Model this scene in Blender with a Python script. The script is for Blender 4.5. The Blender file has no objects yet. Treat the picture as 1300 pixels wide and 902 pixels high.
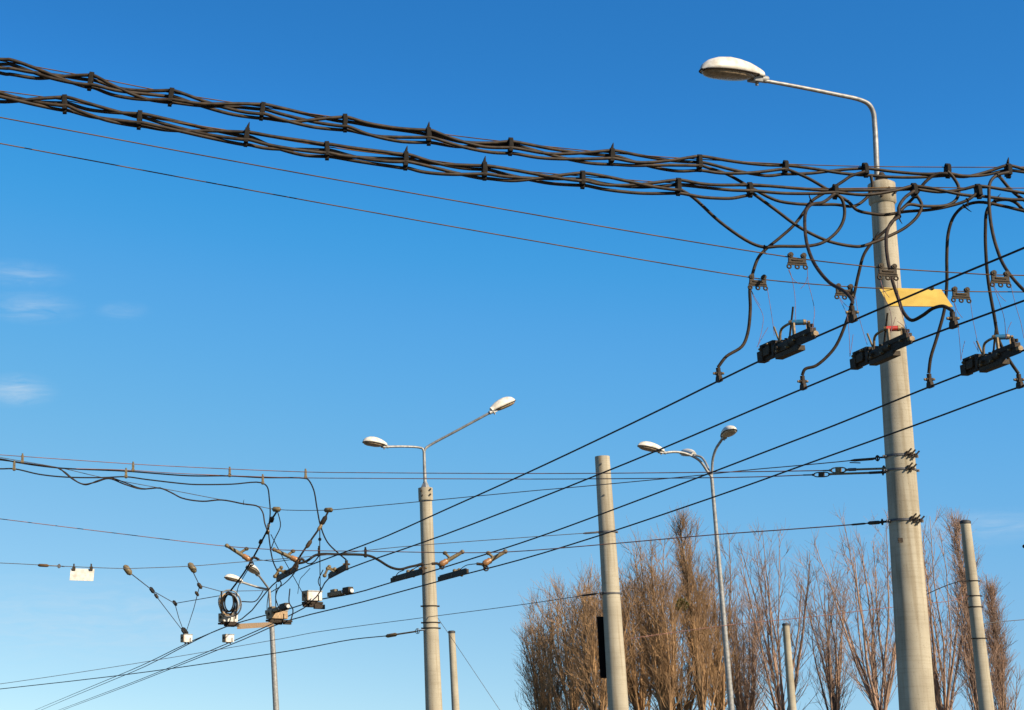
import bpy, math, random
from mathutils import Vector, Matrix
R = math.radians
random.seed(7)
scene = bpy.context.scene
C = scene.collection

# ------------------------------------------------------------ camera
FPX, PX0, PY0, HOR, EYE = 2000.0, 270.0, 451.0, 950.0, 1.65
PITCH = math.atan((HOR-PY0)/FPX)
cp, sp = math.cos(PITCH), math.sin(PITCH)
cam = bpy.data.cameras.new('camera'); camo = bpy.data.objects.new('camera', cam); C.objects.link(camo)
camo.location = (0, 0, EYE); camo.rotation_euler = (math.pi/2+PITCH, 0, 0)
cam.sensor_width = 36; cam.lens = 36*FPX/1300; cam.shift_x = (650-PX0)/1300
cam.clip_start = .1; cam.clip_end = 5000
scene.camera = camo

# ------------------------------------------------------------ sky, sun, exposure
SUN_EL, SUN_PHI = 31.0, 42.0            # phi: degrees to the right of straight behind the camera
ph = R(SUN_PHI); el = R(SUN_EL)
to_sun = Vector((math.sin(ph)*math.cos(el), -math.cos(ph)*math.cos(el), math.sin(el)))
w = bpy.data.worlds.new('World'); scene.world = w; w.use_nodes = True
nt = w.node_tree; nt.nodes.clear()
def N(t, **kw):
    n = nt.nodes.new(t)
    for k, v in kw.items(): setattr(n, k, v)
    return n
out = N('ShaderNodeOutputWorld'); bg = N('ShaderNodeBackground'); sky = N('ShaderNodeTexSky', sky_type='NISHITA')
sky.sun_disc = False; sky.sun_elevation = el
sky.sun_rotation = math.atan2(to_sun.x, to_sun.y)
sky.altitude = 0; sky.air_density = 1.0; sky.dust_density = 0.25; sky.ozone_density = 3.0
tc = N('ShaderNodeTexCoord')
mp = N('ShaderNodeMapping'); mp.inputs['Location'].default_value = (0, 0, .10); mp.inputs['Scale'].default_value = (1, 1, 1.15); mp.inputs['Rotation'].default_value = (0, R(-4), 0)
hs = N('ShaderNodeHueSaturation'); hs.inputs['Saturation'].default_value = 1.23; hs.inputs['Hue'].default_value = .497
hs.inputs['Value'].default_value = 1.0
L = nt.links.new
L(tc.outputs['Generated'], mp.inputs['Vector']); L(mp.outputs[0], sky.inputs[0]); L(sky.outputs[0], hs.inputs['Color'])
def pxdir(px, py):
    a = (px-PX0)/FPX; b = (py-PY0)/FPX
    return Vector((a, cp+b*sp, sp-b*cp)).normalized()
dn = N('ShaderNodeVectorMath', operation='SCALE'); dn.inputs['Scale'].default_value = 1/8; L(hs.outputs[0], dn.inputs[0])
cv = N('ShaderNodeRGBCurve'); L(dn.outputs[0], cv.inputs['Color'])
for ci, pl in enumerate((((0, 0), (.0525, .026), (.075, .064), (.2025, .205), (1, .8)), ((0, 0), (.1425, .138), (.191, .227), (.416, .379), (1, .75)), ((0, 0), (.3175, .37), (.399, .4875), (.659, .544), (1, .68)))):
    c_ = cv.mapping.curves[ci]; c_.points[0].location = pl[0]; c_.points[1].location = pl[-1]
    for p_ in pl[1:-1]: c_.points.new(*p_)
    for p_ in c_.points: p_.handle_type = 'AUTO_CLAMPED'
cv.mapping.update()
up = N('ShaderNodeVectorMath', operation='SCALE'); up.inputs['Scale'].default_value = 8; L(cv.outputs[0], up.inputs[0])
colour = up.outputs[0]
noi = N('ShaderNodeTexNoise'); nm = N('ShaderNodeMapping'); nm.inputs['Scale'].default_value = (22, 22, 110)
nm.inputs['Rotation'].default_value = (0, R(6), 0)
noi.inputs['Scale'].default_value = 1.6; noi.inputs['Detail'].default_value = 9; noi.inputs['Roughness'].default_value = .62; noi.inputs['Distortion'].default_value = .8
L(tc.outputs['Generated'], nm.inputs['Vector']); L(nm.outputs[0], noi.inputs['Vector'])
nr = N('ShaderNodeMapRange'); nr.inputs[1].default_value = .30; nr.inputs[2].default_value = .75; L(noi.outputs['Fac'], nr.inputs[0])
for (cx, cy_, wx, wz, amt) in ((20, 348, 85, 22, .36), (40, 390, 80, 26, .36), (155, 395, 45, 16, .2), (22, 496, 60, 26, .66),
                               (110, 790, 400, 80, .35), (1240, 670, 150, 26, .35)):
    d = pxdir(cx, cy_)
    sub = N('ShaderNodeVectorMath', operation='SUBTRACT'); sub.inputs[1].default_value = d
    scl = N('ShaderNodeVectorMath', operation='MULTIPLY'); scl.inputs[1].default_value = (FPX/wx, FPX/wx*.5, FPX/wz)
    ln = N('ShaderNodeVectorMath', operation='LENGTH')
    mr = N('ShaderNodeMapRange', interpolation_type='SMOOTHSTEP')
    mr.inputs[1].default_value = 1; mr.inputs[2].default_value = 0; mr.inputs[3].default_value = 0; mr.inputs[4].default_value = amt
    mu = N('ShaderNodeMath', operation='MULTIPLY')
    mix = N('ShaderNodeMix', data_type='RGBA')
    L(tc.outputs['Generated'], sub.inputs[0]); L(sub.outputs[0], scl.inputs[0]); L(scl.outputs[0], ln.inputs[0])
    L(ln.outputs['Value'], mr.inputs[0]); L(mr.outputs[0], mu.inputs[0]); L(nr.outputs[0], mu.inputs[1])
    L(mu.outputs[0], mix.inputs[0]); L(colour, mix.inputs[6]); mix.inputs[7].default_value = (3.4, 4.0, 4.5, 1)
    colour = mix.outputs[2]
L(colour, bg.inputs['Color']); bg.inputs['Strength'].default_value = .102
L(bg.outputs[0], out.inputs[0])
sun = bpy.data.lights.new('sun', 'SUN'); suno = bpy.data.objects.new('sun', sun); C.objects.link(suno)
sun.energy = 5.0; sun.angle = R(.5); sun.color = (1, .87, .68)
suno.rotation_euler = to_sun.to_track_quat('Z', 'Y').to_euler(); suno.location = (20, -20, 40)
vs = scene.view_settings
vs.view_transform = 'Standard'; vs.look = 'None'; vs.exposure = 0.9; vs.gamma = 1; vs.use_curve_mapping = False

# ------------------------------------------------------------ placing helpers
def P(px, py, Y):                      # the point seen at photo pixel (px,py) at forward distance Y metres
    a = (px-PX0)/FPX; b = (py-PY0)/FPX
    d = Vector((a, cp+b*sp, sp-b*cp)); t = Y/d.y
    return Vector((0, 0, EYE)) + d*t
def PH(px, py, z):                     # ... at height z
    a = (px-PX0)/FPX; b = (py-PY0)/FPX
    d = Vector((a, cp+b*sp, sp-b*cp)); t = (z-EYE)/d.z
    return Vector((0, 0, EYE)) + d*t
def lerp(a, b, t): return a+(b-a)*t
def interp(x, tab):
    tab = sorted(tab)
    if x <= tab[0][0]: return tab[0][1]
    for (x0, y0), (x1, y1) in zip(tab, tab[1:]):
        if x <= x1: return lerp(y0, y1, (x-x0)/(x1-x0))
    return tab[-1][1]

# ------------------------------------------------------------ materials
def material(name, col, rough=.6, metal=0.0, vary=.25, scale=8, bump=.0, detail=4, stretch=(1,1,1), col2=None, spec=.5, lo=.35, hi=.65):
    m = bpy.data.materials.new(name); m.use_nodes = True; t = m.node_tree; b = t.nodes['Principled BSDF']
    b.inputs['Roughness'].default_value = rough; b.inputs['Metallic'].default_value = metal
    b.inputs['Specular IOR Level'].default_value = spec
    tcn = t.nodes.new('ShaderNodeTexCoord'); mpn = t.nodes.new('ShaderNodeMapping'); mpn.inputs['Scale'].default_value = stretch
    no = t.nodes.new('ShaderNodeTexNoise'); no.inputs['Scale'].default_value = scale; no.inputs['Detail'].default_value = detail
    rp = t.nodes.new('ShaderNodeValToRGB')
    c2 = col2 if col2 else tuple(c*(1-vary) for c in col); c1 = tuple(min(1, c*(1+vary*.5)) for c in col) if not col2 else col
    rp.color_ramp.elements[0].color = (*c2, 1); rp.color_ramp.elements[1].color = (*c1, 1)
    rp.color_ramp.elements[0].position = lo; rp.color_ramp.elements[1].position = hi
    k = t.links.new
    k(tcn.outputs['Object'], mpn.inputs[0]); k(mpn.outputs[0], no.inputs['Vector']); k(no.outputs['Fac'], rp.inputs[0]); k(rp.outputs[0], b.inputs['Base Color'])
    if bump:
        bp = t.nodes.new('ShaderNodeBump'); bp.inputs['Strength'].default_value = bump; bp.inputs['Distance'].default_value = .01
        k(no.outputs['Fac'], bp.inputs['Height']); k(bp.outputs[0], b.inputs['Normal'])
    return m
M = {}
M['cable'] = material('rubber_cable', (.028, .0175, .009), .6, scale=12, vary=.6, spec=.2)
M['black'] = material('black_rubber', (.013, .010, .007), .75, spec=.15, scale=40, vary=.4)
M['wire'] = material('contact_wire_dark', (.014, .012, .011), .6, spec=.2, scale=20, vary=.4)
M['rust'] = material('rusty_steel_wire', (.12, .066, .026), .85, scale=3, col2=(.05, .030, .016), spec=.1)
M['galv'] = material('galvanised_strand', (.09, .085, .085), .6, metal=.3, scale=14, vary=.4)
M['iron'] = material('weathered_cast_iron', (.050, .031, .012), .7, spec=.25, scale=50, vary=.6, bump=.3, col2=(.02, .015, .01))
M['dark'] = material('dark_greasy_metal', (.030, .020, .012), .7, spec=.2, scale=40, vary=.6, bump=.3)
M['brass'] = material('weathered_brass', (.21, .13, .045), .55, metal=.2, scale=30, vary=.5, col2=(.07, .045, .018))
M['hanger'] = material('thin_corroded_wire', (.14, .055, .06), .6, scale=30, vary=.4)
M['steel'] = material('galvanised_steel', (.25, .24, .22), .5, metal=.25, scale=12, vary=.3)
M['lampwhite'] = material('white_lamp_housing', (.54, .50, .43), .4, scale=9, vary=.12, col2=(.38, .34, .27), lo=.3, hi=.6)
M['lens'] = material('dusty_lamp_lens', (.23, .165, .10), .25, scale=16, vary=.4)
M['lenspale'] = material('pale_dusty_lamp_lens', (.30, .25, .18), .25, scale=16, vary=.3)
M['matte'] = material('matte_black_paint', (.006, .005, .005), .95, spec=.05)
M['rustfar'] = material('reddish_steel_strand', (.26, .13, .10), .85, scale=3, col2=(.12, .07, .06), spec=.1)
M['cap'] = material('dark_pole_cap', (.02, .02, .02), .7)
M['yellow'] = material('yellow_painted_plate', (.60, .395, .075), .55, scale=5, vary=.18, col2=(.46, .29, .05), lo=.3, hi=.6, detail=8)
M['white'] = material('white_painted_metal', (.52, .49, .44), .6, scale=7, vary=.3, col2=(.36, .33, .28), lo=.3, hi=.5, detail=8)
M['tan'] = material('tan_insulating_board', (.30, .19, .09), .6, scale=20, vary=.35)
M['orange'] = material('orange_ceramic', (.28, .13, .045), .4, scale=20, vary=.3)
M['blue'] = material('blue_capsule', (.012, .085, .17), .25, scale=20, vary=.2)
M['red'] = material('red_capsule', (.36, .03, .015), .3, scale=20, vary=.2)
M['olive'] = material('olive_weathered_arm', (.13, .09, .035), .6, scale=25, vary=.5)
M['bark'] = material('poplar_bark', (.20, .125, .062), .9, scale=3, col2=(.085, .06, .034))
M['twig'] = material('bare_brown_twigs', (.34, .20, .09), .9, scale=.8, col2=(.17, .10, .05))
M['twig2'] = material('bare_grey_brown_twigs', (.32, .195, .125), .9, scale=.8, col2=(.17, .115, .085))
M['mistletoe'] = material('mistletoe_green', (.12, .11, .02), .9, scale=4)
M['wood'] = material('dark_evergreen', (.012, .017, .010), .95, scale=.25, col2=(.005, .008, .005), spec=.1)
M['ground'] = material('dry_grass_and_asphalt', (.13, .105, .06), .95, scale=.3, col2=(.045, .045, .042), detail=8)

def concrete():
    m = bpy.data.materials.new('spun_concrete'); m.use_nodes = True; t = m.node_tree; b = t.nodes['Principled BSDF']; k = t.links.new
    b.inputs['Roughness'].default_value = .92; b.inputs['Specular IOR Level'].default_value = .2
    g = t.nodes.new('ShaderNodeTexCoord')
    def noise(sc, st, det=5):
        mpn = t.nodes.new('ShaderNodeMapping'); mpn.inputs['Scale'].default_value = st
        n = t.nodes.new('ShaderNodeTexNoise'); n.inputs['Scale'].default_value = sc; n.inputs['Detail'].default_value = det
        k(g.outputs['Object'], mpn.inputs[0]); k(mpn.outputs[0], n.inputs['Vector']); return n.outputs['Fac']
    def ramp(f, c0, c1, p0, p1):
        r = t.nodes.new('ShaderNodeValToRGB'); r.color_ramp.elements[0].color = (*c0, 1); r.color_ramp.elements[1].color = (*c1, 1)
        r.color_ramp.elements[0].position = p0; r.color_ramp.elements[1].position = p1; k(f, r.inputs[0]); return r.outputs[0]
    def mul(a, c, f=1):
        x = t.nodes.new('ShaderNodeMix'); x.data_type = 'RGBA'; x.blend_type = 'MULTIPLY'; x.inputs[0].default_value = f
        k(a, x.inputs[6]); k(c, x.inputs[7]); return x.outputs[2]
    base = ramp(noise(2.2, (1, 1, .6)), (.26, .222, .160), (.375, .33, .245), .30, .70)
    rings = ramp(noise(6, (.3, .3, 7), 3), (.84, .82, .78), (1, 1, 1), .34, .50)
    streak = ramp(noise(7, (1.6, 1.6, .07), 5), (.60, .54, .45), (1, 1, 1), .34, .50)
    pits = ramp(noise(60, (1, 1, 1), 2), (.6, .58, .54), (1, 1, 1), .28, .38)
    c = mul(mul(mul(base, rings, .55), streak, .6), pits, .7)
    k(c, b.inputs['Base Color'])
    bp = t.nodes.new('ShaderNodeBump'); bp.inputs['Strength'].default_value = .35; bp.inputs['Distance'].default_value = .01
    k(pits, bp.inputs['Height']); k(bp.outputs[0], b.inputs['Normal'])
    return m
M['concrete'] = concrete()

# ------------------------------------------------------------ mesh builder
def catmull(pts, n=6):
    pts = [Vector(p) for p in pts]
    if len(pts) < 3: return pts
    q = [pts[0]*2-pts[1]] + pts + [pts[-1]*2-pts[-2]]
    res = []
    for i in range(1, len(q)-2):
        p0, p1, p2, p3 = q[i-1:i+3]
        # centripetal form, so that unevenly spaced points give no loops
        t0 = 0; t1 = t0+max(1e-4, (p1-p0).length)**.5; t2 = t1+max(1e-4, (p2-p1).length)**.5; t3 = t2+max(1e-4, (p3-p2).length)**.5
        for k in range(n):
            t = t1+(t2-t1)*k/n
            A1 = p0*((t1-t)/(t1-t0))+p1*((t-t0)/(t1-t0)); A2 = p1*((t2-t)/(t2-t1))+p2*((t-t1)/(t2-t1)); A3 = p2*((t3-t)/(t3-t2))+p3*((t-t2)/(t3-t2))
            B1 = A1*((t2-t)/(t2-t0))+A2*((t-t0)/(t2-t0)); B2 = A2*((t3-t)/(t3-t1))+A3*((t-t1)/(t3-t1))
            res.append(B1*((t2-t)/(t2-t1))+B2*((t-t1)/(t2-t1)))
    res.append(pts[-1]); return res

class MB:
    def __init__(s): s.v = []; s.f = []; s.sm = []
    def face(s, idx, smooth=False): s.f.append(idx); s.sm.append(smooth)
    def tube(s, pts, r, n=8, smooth=True, caps=True):
        pts = [Vector(p) for p in pts]; m = len(pts)
        rr = r if isinstance(r, (list, tuple)) else [r]*m
        t = (pts[1]-pts[0]).normalized()
        up = Vector((0, 0, 1)) if abs(t.z) < .9 else Vector((0, 1, 0))
        a = t.cross(up).normalized(); base = len(s.v)
        for i in range(m):
            if i == 0: t = pts[1]-pts[0]
            elif i == m-1: t = pts[-1]-pts[-2]
            else: t = pts[i+1]-pts[i-1]
            t.normalize(); a = (a-t*a.dot(t)).normalized(); b = t.cross(a)
            for k in range(n):
                g = 2*math.pi*k/n; s.v.append(pts[i]+(a*math.cos(g)+b*math.sin(g))*rr[i])
        for i in range(m-1):
            for k in range(n):
                p = base+i*n+k; q = base+i*n+(k+1) % n
                s.face((p, q, q+n, p+n), smooth)
        if caps:
            for i, rev in ((0, True), (m-1, False)):
                st = len(s.v)
                for k in range(n): s.v.append(s.v[base+i*n+k].copy())
                idx = list(range(st, st+n)); s.face(tuple(reversed(idx)) if rev else tuple(idx))
        return s
    def cyl(s, p0, p1, r0, r1=None, n=16): return s.tube([p0, p1], [r0, r0 if r1 is None else r1], n)
    def box(s, c, X, Y, Z, dx, dy, dz, taper=1.0):     # X,Y,Z unit vectors, full sizes
        b = len(s.v); c = Vector(c)
        for k in (-1, 1):
            f = taper if k > 0 else 1
            for (i, j) in ((-1, -1), (1, -1), (1, 1), (-1, 1)):
                s.v.append(c+X*(i*dx/2*f)+Y*(j*dy/2*f)+Z*(k*dz/2))
        for q in ((3, 2, 1, 0), (4, 5, 6, 7), (0, 1, 5, 4), (1, 2, 6, 5), (2, 3, 7, 6), (3, 0, 4, 7)): s.face(tuple(b+i for i in q))
        return s
    def ell(s, c, X, Y, Z, rx, ry, rz, n=12, m=8):
        b = len(s.v); c = Vector(c)
        for i in range(m+1):
            th = math.pi*i/m
            for k in range(n):
                g = 2*math.pi*k/n
                s.v.append(c+X*(rx*math.sin(th)*math.cos(g))+Y*(ry*math.sin(th)*math.sin(g))+Z*(rz*math.cos(th)))
        for i in range(m):
            for k in range(n):
                p = b+i*n+k; q = b+i*n+(k+1) % n; s.face((p, p+n, q+n, q), True)
        return s
    def torus(s, c, X, Y, R0, r, n=18, m=6):
        pts = [Vector(c)+X*(R0*math.cos(2*math.pi*k/n))+Y*(R0*math.sin(2*math.pi*k/n)) for k in range(n+1)]
        return s.tube(pts, r, m, caps=False)
    def build(s, name, mat, parent=None, bevel=0):
        me = bpy.data.meshes.new(name)
        org = s.v[0].copy() if parent is None else parent['_org'] if isinstance(parent.get('_org'), Vector) else Vector(parent['_o'])
        if parent is None:
            org = sum(s.v[::max(1, len(s.v)//50)], Vector())/len(s.v[::max(1, len(s.v)//50)])
        me.from_pydata([tuple(p-org) for p in s.v], [], s.f)
        me.polygons.foreach_set('use_smooth', s.sm); me.materials.append(M[mat] if isinstance(mat, str) else mat); me.update()
        o = bpy.data.objects.new(name, me); C.objects.link(o)
        if parent is None: o.location = org
        else:
            o.parent = parent
        o['_o'] = tuple(org)
        if bevel:
            bv = o.modifiers.new('bevel', 'BEVEL'); bv.width = bevel; bv.segments = 2; bv.limit_method = 'ANGLE'
        return o
def tag(o, label=None, cat=None, group=None, kind=None):
    if label: o['label'] = label
    if cat: o['category'] = cat
    if group: o['group'] = group
    if kind: o['kind'] = kind
    return o
def thing(name, org, label, cat, group=None):
    o = bpy.data.objects.new(name, None); C.objects.link(o); o.location = org; o.empty_display_size = .1
    o['_o'] = tuple(org); return tag(o, label, cat, group)
UX, UY, UZ = Vector((1, 0, 0)), Vector((0, 1, 0)), Vector((0, 0, 1))
ORD = ['leftmost', 'second from left', 'third from left', 'fourth from left', 'fifth from left', 'sixth from left',
       'seventh from left', 'eighth from left', 'ninth from left', 'tenth from left', 'eleventh from left', 'rightmost']

# ------------------------------------------------------------ ground
g = MB(); S = 3000
for (i, j) in ((-1, -1), (1, -1), (1, 1), (-1, 1)): g.v.append(Vector((i*S, j*S, 0)))
g.face((0, 1, 2, 3)); tag(g.build('ground', 'ground'), kind='structure')

# ------------------------------------------------------------ bare trees
def branch(m, rnd, p, d, length, r0, r1, seg, bend_up, wob, n=4):
    pts = [p.copy()]; d = d.normalized(); st = length/seg
    for i in range(seg):
        d = (d+Vector((rnd.gauss(0, wob), rnd.gauss(0, wob), bend_up+rnd.gauss(0, wob*.5)))).normalized()
        pts.append(pts[-1]+d*st)
    m.tube(pts, [lerp(r0, r1, i/seg) for i in range(seg+1)], n, caps=False)
    return pts
def dir_from(d, ang, az):
    a = d.orthogonal().normalized(); b = d.cross(a)
    return (d*math.cos(ang)+(a*math.cos(az)+b*math.sin(az))*math.sin(ang)).normalized()
def tree(px, top, Y, hw, kind, seed, label, twigmat='twig', ball=None, dens=1.0):
    rnd = random.Random(seed)
    tp = P(px, top, Y); H = tp.z; base = Vector((tp.x, Y, 0)); W = hw/FPX*Y/cp
    t = thing('bare_tree', base, label, 'tree', 'bare winter trees beyond the poles')
    tr = MB(); cr = MB()
    if kind in ('dense', 'spire'):
        trunk = branch(tr, rnd, base, UZ, H*.97, .24, .02, 14, .05, .025, 7)
        nl = 46 if kind == 'dense' else 40
        for i in range(nl):
            h = .10+.86*(i/nl); j = h*14; k = min(13, int(j)); p = trunk[k].lerp(trunk[k+1], j-k)
            az = i*2.4+rnd.uniform(-.5, .5)
            ln = min((H-p.z)*.86, H*.46*(1.05-h*.78))*rnd.uniform(.55, 1.05)
            spread = (W/ max(.5, ln))*(1.25-.98*h)*rnd.uniform(.5, 1.2); ang = min(1.1, spread)
            d = dir_from(UZ, ang, az); seg = 7
            pts = branch(cr, rnd, p, d, ln, .075*(1.1-h), .010, seg, .07, .065, 4)
            ns = 12 if h < .6 else 8
            for s_ in range(ns):
                u = .15+.85*s_/ns; jj = u*seg; kk = min(seg-1, int(jj)); q = pts[kk].lerp(pts[kk+1], jj-kk); dd = (pts[kk+1]-pts[kk]).normalized()
                l2 = ln*.30*(1.15-u)*rnd.uniform(.5, 1.4)+.45*(1.15-h)
                sp2 = branch(cr, rnd, q, dir_from(dd, rnd.uniform(.3, .65), rnd.uniform(0, 6.28)), l2, .018, .006, 4, .12, .09, 3)
                for w_ in range(5):
                    kk2 = rnd.randint(1, 3); q2 = sp2[kk2]; dd2 = (sp2[kk2+1]-sp2[kk2]).normalized()
                    branch(cr, rnd, q2, dir_from(dd2, rnd.uniform(.25, .7), rnd.uniform(0, 6.28)), rnd.uniform(.4, 1.2), .0085, .005, 2, .12, .06, 3)
    else:
        fork = H*.20
        trunk = branch(tr, rnd, base, UZ, fork, .26, .2, 4, .05, .03, 7)
        nl = 13 if dens > .9 else 11
        for i in range(nl):
            az = i*6.283/nl*1.9+rnd.uniform(-.3, .3)
            e = rnd.uniform(.25, 1.0) if i else .1
            p = trunk[-1].lerp(trunk[2], rnd.random()*.8)
            ln = (H-p.z)*rnd.uniform(.80, 1.05)*(1.04-.12*e)
            ang = math.atan(W/ln*e)*1.6; seg = 10
            pts = branch(cr, rnd, p, dir_from(UZ, ang, az), ln, .10*rnd.uniform(.7, 1.1), .014, seg, .05+.02*e, .055, 5)
            ns = int(20*dens)
            for s_ in range(ns):
                u = .10+.9*s_/ns; jj = u*seg; kk = min(seg-1, int(jj)); q = pts[kk].lerp(pts[kk+1], jj-kk); dd = (pts[kk+1]-pts[kk]).normalized()
                l2 = ln*.34*(1.12-u)*rnd.uniform(.35, 1.3)+.4
                sp2 = branch(cr, rnd, q, dir_from(dd, rnd.uniform(.3, .75), rnd.uniform(0, 6.28)), l2, .028*(1.1-u*.6), .007, 6, .10, .08, 3)
                for w_ in range(6):
                    kk2 = rnd.randint(1, 5); q2 = sp2[kk2]; dd2 = (sp2[kk2+1]-sp2[kk2]).normalized()
                    tw = branch(cr, rnd, q2, dir_from(dd2, rnd.uniform(.3, .8), rnd.uniform(0, 6.28)), rnd.uniform(.5, 1.5), .0105, .005, 3, .10, .08, 3)
                    if rnd.random() < .6:
                        branch(cr, rnd, tw[1], dir_from((tw[2]-tw[1]).normalized(), rnd.uniform(.3, .8), rnd.uniform(0, 6.28)), rnd.uniform(.3, .8), .008, .005, 2, .1, .06, 3)
    tr.build('trunk', 'bark', t); cr.build('crown', twigmat, t)
    if ball:
        for (bx, by, br) in ball:
            c = P(bx, by, Y-.4); mb = MB(); r = br/FPX*Y
            for i in range(260):
                d = Vector((rnd.gauss(0, 1), rnd.gauss(0, 1), rnd.gauss(0, 1))).normalized(); q = c+d*r*rnd.uniform(.5, 1)
                mb.tube([c+d*r*.1, q], .008, 3, caps=False)
                e = dir_from(d, 1.2, rnd.uniform(0, 6)); b = len(mb.v); mb.v += [q, q+e*.10, q+d*.12]; mb.face((b, b+1, b+2))
            mb.build('mistletoe', 'mistletoe', t)
tree(688, 784, 99, 26, 'open', 10, 'low brown bare poplar, leftmost of the thicket of trees')
tree(719, 750, 94, 30, 'open', 11, 'brown bare poplar second from left in the thicket')
tree(750, 726, 90, 34, 'open', 12, 'broad brown bare poplar behind the capless concrete pole')
tree(778, 745, 98, 32, 'open', 17, 'low dense brown poplar hidden partly behind the capless concrete pole', dens=1.1)
tree(804, 722, 95, 32, 'open', 13, 'bare brown poplar just right of the capless concrete pole', dens=1.1)
tree(850, 742, 99, 46, 'open', 31, 'low broad brown tree filling in behind the tallest spire')
tree(932, 758, 101, 34, 'open', 32, 'low bushy bare tree just right of the three-armed lamp post', 'twig2')
tree(832, 694, 91, 26, 'open', 14, 'tall dense bare poplar left of the tallest spire tree', dens=1.15)
tree(874, 648, 93, 32, 'spire', 15, 'tallest slim bare poplar spire left of the three-armed lamp', ball=[(865, 768, 8)])
tree(899, 684, 97, 24, 'open', 16, 'bare poplar right behind the mast of the three-armed lamp', dens=1.0)
tree(975, 676, 96, 62, 'open', 21, 'wide bare tree with fanned branches right of the three-armed lamp', 'twig2', dens=.62)
tree(1042, 722, 104, 34, 'open', 22, 'sparse low bare tree between the two wide fanned trees', 'twig2', dens=.62)
tree(1088, 660, 93, 50, 'open', 23, 'bare tree with spreading branches just left of the big lamp pole', 'twig2', dens=.62)
tree(1168, 664, 97, 44, 'open', 24, 'bare tree with spreading branches just right of the big lamp pole', 'twig2', dens=.62)
tree(1216, 648, 92, 20, 'spire', 25, 'slim bare tree standing behind the capped pole at far right', 'twig2')
tree(1253, 738, 96, 16, 'spire', 26, 'short slim bare tree, rightmost of all the trees', 'twig2')

# ------------------------------------------------------------ poles
def shaft(t, top, bot_px, Y, w_top, w_bot, mat='concrete', Y2=None, n=40):
    """tapered shaft drawn from its top pixel through a lower pixel, carried on down to the ground"""
    a = P(top[0], top[1], Y); b = P(bot_px[0], bot_px[1], Y); d = (b-a); k = a.z/(a.z-b.z); e = a+d*k
    s = a.y/cp/FPX*1.0
    ra = w_top/2*Y/FPX/(cp); rb = w_bot/2*Y/FPX/(cp); re = ra+(rb-ra)*k
    m = MB(); segs = 24
    m.tube([a.lerp(e, i/segs) for i in range(segs+1)], [lerp(ra, re, i/segs) for i in range(segs+1)], n)
    return m.build('shaft', mat, t), a, e, ra, re
def band(t, a, e, ra, re, py, Y, name='strap', mat='dark', h=.035, proud=.012, lug=True):
    # ring round the shaft where it crosses photo row py
    lo, hi = 0.0, 1.0
    for _ in range(40):
        mid = (lo+hi)/2; p = a.lerp(e, mid)
        v = (p.z-EYE); b = (sp-cp*v/p.y)/(cp+sp*v/p.y)
        if b*FPX+PY0 < py: lo = mid
        else: hi = mid
    c = a.lerp(e, lo); r = lerp(ra, re, lo)+proud; ax = (a-e).normalized()
    m = MB(); m.cyl(c-ax*h/2, c+ax*h/2, r, r, 32)
    if lug:
        for s_ in (-1, 1):
            q = c+UX*s_*(r+.02)
            m.box(q-UY*.02, UX, UY, UZ, .05, .03, h*1.3); m.cyl(q-UY*.07, q+UY*.03, .010, n=6)
    m.build(name, mat, t)
    return c, r

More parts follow.
